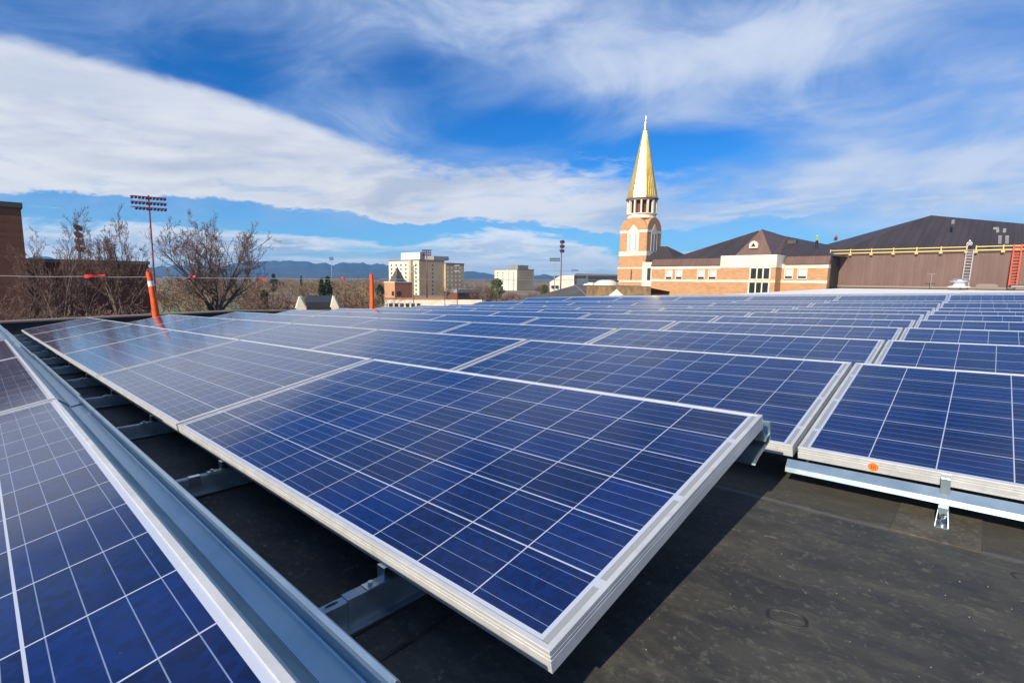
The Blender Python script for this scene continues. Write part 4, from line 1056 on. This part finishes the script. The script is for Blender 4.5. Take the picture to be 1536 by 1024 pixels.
def bare_tree(px0,px1,ptop,D,seed,label,group=None,twig='twig',**k):
    """crown fills the columns px0..px1 and reaches ptop"""
    wood,tw=bare_tree_mesh(seed,10,**k)
    pc=(px0+px1)/2; t=onD(pc,ptop,D); H=t.z-G; W=(px1-px0)/FPX*D*1.0
    V=tw.v; zm=sorted(v[2] for v in V)[int(len(V)*.988)]; view=Vector((t.x-CAM.x,t.y-CAM.y,0)).normalized(); side=Vector((view.y,-view.x,0))
    lat=sorted(v[0]*side.x+v[1]*side.y for v in V); l0,l1=lat[int(len(lat)*.004)],lat[int(len(lat)*.996)]
    sx=W/(l1-l0); sz=H/zm; off=-(l0+l1)/2*sx
    e=empty('bare_tree',label,'tree',group,(t.x+side.x*off,t.y+side.y*off,G))
    wood.build('trunk',M['bark'],e,fix=False,smooth=True); tw.build('crown',M[twig],e,fix=False)
    e.scale=(sx,sx,sz); return e
for px0,px1,pt,D,sd,lab,k in (
    (258,388,333,62,11,'big spreading bare tree standing right of the red light pole',dict(fork=.34,limbs=9,open_=.8,trunk=.18,minr=.0070,kids=(9,7,6,3))),
    (134,226,327,45,6,'bare tree behind the rope left of the white banded post',dict(fork=.50,limbs=7,open_=.65,trunk=.12,minr=.0062,kids=(8,7,6,3))),
    (38,118,320,41,9,'forked bare tree just right of the brown tower at far left',dict(fork=.46,limbs=6,open_=.6,trunk=.14,minr=.0062,kids=(8,7,6,3))),
    (98,160,352,44,23,'slender bare tree between the two taller left bare trees',dict(fork=.58,limbs=4,open_=.5,trunk=.07,minr=.0055,kids=(6,6,4,3))),
    (-28,58,372,33,31,'bare branching tree low at the left photo edge',dict(fork=.42,limbs=5,open_=.9,trunk=.10,minr=.0055,kids=(7,6,5,2)))):
    bare_tree(px0,px1,pt,D,sd,lab,'bare trees beyond the left roof edge',**k)
# bushes/vines: smaller bare shrubs filling the space in front of the brown wall
rnd=random.Random(77)
def small_tree_proto(seed,twig,fork,open_,minr=.035):
    w_,tw=bare_tree_mesh(seed,10,trunk=.14,fork=fork,limbs=7,open_=open_,minr=minr,kids=(6,5,4,2)); e=empty('bare_tree','x','tree'); w_.build('trunk',M['bark'],e,fix=False); tw.build('crown',M[twig],e,fix=False)
    e['zm']=max(v[2] for v in tw.v); return e
protos=[small_tree_proto(101,'twig',.15,1.0,.012),small_tree_proto(102,'tantwig',.15,.9),small_tree_proto(103,'twig',.2,.8),small_tree_proto(104,'tantwig',.12,1.1)]
used=set()
def put_tree(pi,px,pt,D,label,group,wid=1.0):
    p=protos[pi]
    e=p if pi not in used else copy_tree(p); used.add(pi)
    t=onD(px,pt,D); H=t.z-G; s=H/p['zm']; e.matrix_world=Matrix.Translation((t.x,t.y,G))@Matrix.Rotation(rnd.uniform(0,6.28),4,'Z')@Matrix.Diagonal((s*wid,s*wid,s,1))
    tag(e,label,'tree',group)
for i in range(8):
    px=5+i*29+rnd.uniform(-6,6); put_tree(0,px,rnd.uniform(408,440),rnd.uniform(38,47),'low bare reddish shrub tree in front of the dark brown wall','bare shrub trees along the brown wall',1.5)
for i in range(16):
    px=232+i*10+rnd.uniform(-4,4); put_tree(rnd.choice((0,2,1)),px,rnd.uniform(410,426),rnd.uniform(105,190),'bare brown tree in the thicket behind the big spreading tree','bare trees of the thicket left of the lawn',1.3)
for i in range(24):
    px=385+i*8.3+rnd.uniform(-4,4); put_tree(rnd.choice((1,3,1,0) if px>455 else (0,2,1)),px,rnd.uniform(413,423),rnd.uniform(170,330),'bare brownish tree of the wood left of the residence tower','bare trees of the wood left of the residence tower',1.3)
for i,(px,pt,D) in enumerate(((522,421,120),(538,418,130),(548,424,115),(508,425,125))):
    put_tree(3 if i%2 else 1,px,pt,D,'tan bare bush left of the second orange post','tan bushes left of the second orange post',1.4)
for i,(px,pt,D) in enumerate(((393,436,95),(408,440,105),(421,437,120),(436,439,100),(449,434,115),(470,430,130),(512,437,90),(575,436,120))):
    put_tree((2,0,3)[i%3],px,pt,D,'low bare shrub between the lawn and the cream gables','low shrubs around the lawn',1.5)
for i,(px,pt,D) in enumerate(((704,417,260),(711,421,240),(699,425,250),(725,420,300),(732,422,310),(805,428,330),(812,426,300),(819,427,260),(668,428,215),(716,428,170),(728,430,150),(757,438,170),(766,437,200),(785,438,160),(798,437,190),(735,434,200))):
    put_tree(0 if i<3 else (1 if i<5 else 2),px,pt,D,'reddish bare tree beside the residence towers','bare trees around the residence towers',1.4)
def conifer(px,pt,D,wpx,seed,label,mt,kind=0):
    t=onD(px,pt,D); H=t.z-G; w_=wpx/FPX*D/2; r=random.Random(seed)
    e=empty('evergreen_tree',label,'tree',None,(t.x,t.y,G))
    MB().tube((0,0,0),(0,0,H*.9),.22,.05,n=7).build('trunk',M['bark'],e)
    k=MB()
    for i in range(3200):
        s=r.random()**.8; z=H*(.18+.82*s); 
        rr=w_*((1-s)**.75 if kind==0 else math.sqrt(max(0,1-(s*1.7-.72)**2)))*(.55+.45*r.random())*(1+.25*math.sin(z*1.7+seed))
        a=r.uniform(0,6.28); c=Vector((rr*math.cos(a)*r.uniform(.55,1),rr*math.sin(a)*r.uniform(.55,1),z))
        n=Vector((r.uniform(-1,1),r.uniform(-1,1),r.uniform(-.3,1))).normalized(); u=n.orthogonal().normalized(); v=n.cross(u); q=H*.028*r.uniform(.6,1.4)
        k.add([c-u*q,c+v*q*.5,c+u*q,c-v*q*.5],[(0,1,2,3)])
    k.build('crown',M[mt],e,fix=False)
conifer(482,418,110,9,1,'left tree of the dark conifer pair between the cream gables','evergreen',1)
conifer(491,415,118,13,2,'right and taller dark conifer between the cream gables','evergreen',1)
conifer(396,435,130,13,3,'small dark evergreen at the left side of the lawn shed','evergreen',1)
conifer(569.5,426.5,170,14,4,'round dark green evergreen just right of the second orange post','evergreen',1)
conifer(745,418,200,27,5,'broad olive green evergreen before the farther residence tower','juniper',1)
conifer(451.5,413.5,300,6,6,'small dark conifer tip rising from the wood','evergreen',0)
conifer(410,411,290,9,7,'distant dark tree crown breaking the wood skyline at left','evergreen',1)
conifer(817,427,210,15,8,'dark leafed tree left of the pale gabled building','juniper',1)
def far_woods():
    r=random.Random(9); vs=[]; fs=[]
    for i in range(5600):
        px=r.uniform(-60,960); D=r.choice((r.uniform(340,700),r.uniform(600,2200),r.uniform(900,4200)))
        if 575<px<870 and D<1100: D+=800
        h=r.uniform(4,9)*(1+.3*math.sin(px*.05)+.2*math.sin(px*.31)); b=onD(px,430,D); w_=r.uniform(2.5,6)
        for j in range(15):
            a=r.uniform(0,6.283); q=w_*math.sqrt(r.random()); z=h*(.12+.88*r.random()*(1-.45*(q/w_)**2)); sz=r.uniform(.35,.9)
            c=(b.x+q*math.cos(a),b.y+q*math.sin(a),G+z); u=Vector((r.uniform(-1,1),r.uniform(-1,1),r.uniform(.0,1.6))).normalized()*sz; v=u.orthogonal().normalized()*sz*.45
            n=len(vs); vs+=[(c[0]-u.x,c[1]-u.y,c[2]-u.z),(c[0]+v.x,c[1]+v.y,c[2]+v.z),(c[0]+u.x,c[1]+u.y,c[2]+u.z),(c[0]-v.x,c[1]-v.y,c[2]-v.z)]; fs.append((n,n+1,n+2,n+3))
    k=MB(); k.v=vs; k.f=fs; k.mi=[0]*len(fs)
    o=k.build('distant_woods',M['woods'],fix=False); o['kind']='stuff'; tag(o,'brown leafless woods spreading to the foot of the mountains','woods')
M['woods']=mat('bare_wood_canopy',(.16,.11,.07),.95,fn=vary((.10,.06,.04),(.26,.19,.11),.05,world=True,detail=9,lo=.4,hi=.6,c3=(.07,.06,.035),s3=.4))
far_woods()
def shed():
    a=onD(404,449.5,150); b=onD(433,455,150)
    e=empty('white_shed','low white shed with grey roof at the edge of the lawn','shed')
    d=b-a; d.z=0; L=d.length; ang=math.atan2(d.y,d.x); e.matrix_world=Matrix.Translation((a.x,a.y,G))@Matrix.Rotation(ang,4,'Z')
    h=a.z-G
    MB().box(0,L*.28,-1,2.2,0,h*.92).build('wall',M['whitepaint'],e); MB().prism([(-.3,h*.92),(L*.28+.3,h*.92),(L*.14,h*1.02)],-1.2,2.4,'y').build('roof',M['wallgrey'],e)
    e=empty('parked_van','white van parked by the lawn beside the shed','van',None,(0,0,0))
    e.matrix_world=Matrix.Translation(onD(424,456,160))@Matrix.Rotation(ang,4,'Z'); e.location.z=G
    prof=[(0,.45),(0,1.5),(.25,2.05),(3.6,2.1),(4.2,1.45),(5.0,1.25),(5.1,.45)]
    b=MB().prism(prof,0,1.9,'y').build('body',M['whitepaint'],e,bevel=.06)
    MB().prism([(3.45,1.45),(3.45,1.95),(3.6,2.0),(4.05,1.47)],-.01,-.003,'y').build('side_window',M['glass'],e)
    for x in (1.0,4.1):
        for y in (.1,1.8): MB().tube((x,y-.12,.38),(x,y+.12,.38),.38,n=14).build('wheel',M['black'],e)
shed()
# ---------------------------------------------------------------- people
def person(loc,pose,top,label,rz=0,legs='darkcloth',hat=None):
    """continuous skinned body; joints in metres, feet at the origin"""
    stand=pose=='stand'
    J={'pel':(0,0,.95),'spi':(0,.0,1.15),'che':(0,0,1.38),'nec':(0,0,1.50),'hea':(0,-.01,1.62),'top':(0,0,1.74),
       'hl':(.1,0,.92),'kl':(.11,-.02,.5),'al':(.11,.02,.09),'tl':(.11,-.14,.04),'hr':(-.1,0,.92),'kr':(-.12,.02,.5),'ar':(-.12,.05,.09),'tr':(-.12,-.12,.04),
       'sl':(.18,0,1.42),'el':(.27,.02,1.15),'wl':(.25,-.12,.93),'fl':(.24,-.17,.85),'sr':(-.18,0,1.42),'er':(-.27,.0,1.15),'wr':(-.22,-.22,1.0),'fr':(-.2,-.28,.94)}
    if not stand:  # crouching, leaning forward, hands down
        J={'pel':(0,.1,.42),'spi':(0,.05,.60),'che':(0,-.08,.80),'nec':(0,-.16,.90),'hea':(0,-.22,.98),'top':(0,-.25,1.1),
       'hl':(.1,.08,.40),'kl':(.14,-.28,.50),'al':(.13,-.08,.09),'tl':(.13,-.24,.04),'hr':(-.1,.08,.40),'kr':(-.15,-.22,.12),'ar':(-.13,.22,.09),'tr':(-.13,.3,.03),
       'sl':(.18,-.1,.84),'el':(.24,-.30,.62),'wl':(.16,-.48,.48),'fl':(.14,-.54,.42),'sr':(-.18,-.1,.84),'er':(-.24,-.28,.60),'wr':(-.16,-.46,.42),'fr':(-.14,-.52,.36)}
    RD={'pel':(.15,.11),'spi':(.135,.10),'che':(.165,.11),'nec':(.055,.055),'hea':(.085,.10),'top':(.06,.07),'hl':(.085,.09),'kl':(.058,.06),'al':(.04,.045),'tl':(.035,.03),'hr':(.085,.09),'kr':(.058,.06),'ar':(.04,.045),'tr':(.035,.03),
        'sl':(.06,.06),'el':(.042,.045),'wl':(.028,.03),'fl':(.03,.02),'sr':(.06,.06),'er':(.042,.045),'wr':(.028,.03),'fr':(.03,.02)}
    E=[('pel','spi'),('spi','che'),('che','nec'),('nec','hea'),('hea','top'),('pel','hl'),('hl','kl'),('kl','al'),('al','tl'),('pel','hr'),('hr','kr'),('kr','ar'),('ar','tr'),('che','sl'),('sl','el'),('el','wl'),('wl','fl'),('che','sr'),('sr','er'),('er','wr'),('wr','fr')]
    names=list(J); me=bpy.data.meshes.new('person'); me.from_pydata([J[n] for n in names],[(names.index(a),names.index(b)) for a,b in E],[]); 
    o=bpy.data.objects.new('person',me); C.objects.link(o); me.materials.append(M[top])
    sk=o.modifiers.new('skin','SKIN'); ly=me.skin_vertices[0] if me.skin_vertices else None
    if ly is None:
        bpy.context.view_layer.objects.active=o; 
    for i,n in enumerate(names): me.skin_vertices[0].data[i].radius=RD[n]
    me.skin_vertices[0].data[0].use_root=True
    sb=o.modifiers.new('sub','SUBSURF'); sb.levels=1; sb.render_levels=1
    o.matrix_world=Matrix.Translation(loc)@Matrix.Rotation(rz,4,'Z')
    tag(o,label,'person','workers on the arena roof')
    # head, trousers, hair as children following the same skeleton
    hv=Vector(J['hea']); k=MB(); k.lathe([(.02,-.13),(.07,-.11),(.088,-.04),(.092,.03),(.07,.09),(.02,.12)],12,tuple(hv)); 
    hd=k.build('head',M['skin'],o,smooth=True)
    k=MB(); k.lathe([(.098,.02),(.1,.06),(.085,.10),(.05,.13),(.0,.14)],12,tuple(hv+Vector((0,.012,0)))); k.build('helmet' if hat else 'hair',M[hat] if hat else M['hair'],o,smooth=True)
    k=MB()
    for s in 'lr':
        h,kn,an,to=[Vector(J[a+s]) for a in 'hkat']; k.tube(h,kn,.108,.075,n=10); k.tube(kn,an,.076,.055,n=10); k.tube(an-Vector((0,0,.0)),to,.05,.045,n=8)
    k.tube(Vector(J['pel'])+Vector((0,0,-.06)),Vector(J['pel'])+Vector((0,0,.10)),.165,.16,n=12)
    k.build('trousers',M[legs],o,smooth=True)
    k=MB()
    for s in 'lr':
        a=Vector(J['w'+s]); b=Vector(J['f'+s]); d=(b-a).normalized(); u=d.orthogonal().normalized()
        k.tube(a,b,.032,.036,n=8)
        for f in (-1.5,-.5,.5,1.5): k.tube(b+u*.017*f,b+u*.02*f+d*.07,.010,.007,n=5)
        k.tube(a+u*.03,a+u*.06+d*.05,.011,.009,n=5)
    k.build('hands',M['skin'],o)
    return o
try:
    dummy=None
    def ensure_skin():
        pass
    z=AZT+.2
    p=onY(1452.5,380.5,AY+.3); person((p.x,AY+.4,AZT+.17),'crouch','greycloth','worker in pale grey top crouching at the head of the silver ladder',0,hat='whitepaint')
    p=onY(1224.5,371,88); person((p.x,p.y,p.z),'stand','hivis','worker in a lime green vest standing on the hall roof ridge',.6,hat='whitepaint')
    p=onY(1253,359.5,AY+27); person((p.x,p.y,p.z-.2),'crouch','redcloth','worker in red jacket crouching on the left slope of the arena roof',1.2,hat='redcloth')
except Exception as ex:
    print('PERSON ERR',ex)
# ---------------------------------------------------------------- haze
def haze():
    m=bpy.data.materials.new('haze'); m.use_nodes=True; t=m.node_tree; t.nodes.remove(t.nodes['Principled BSDF'])
    v=t.nodes.new('ShaderNodeVolumePrincipled'); v.inputs['Color'].default_value=(.18,.54,1,1); v.inputs['Density'].default_value=1.5e-4; v.inputs['Anisotropy'].default_value=.2
    t.links.new(v.outputs[0],t.nodes['Material Output'].inputs['Volume'])
    S=6350
    o=MB().box(-S,S,-S,S,G-7,200).build('haze',m); o['kind']='stuff'; tag(o,'thin blue haze of the air between the campus and the mountains','haze')
haze()
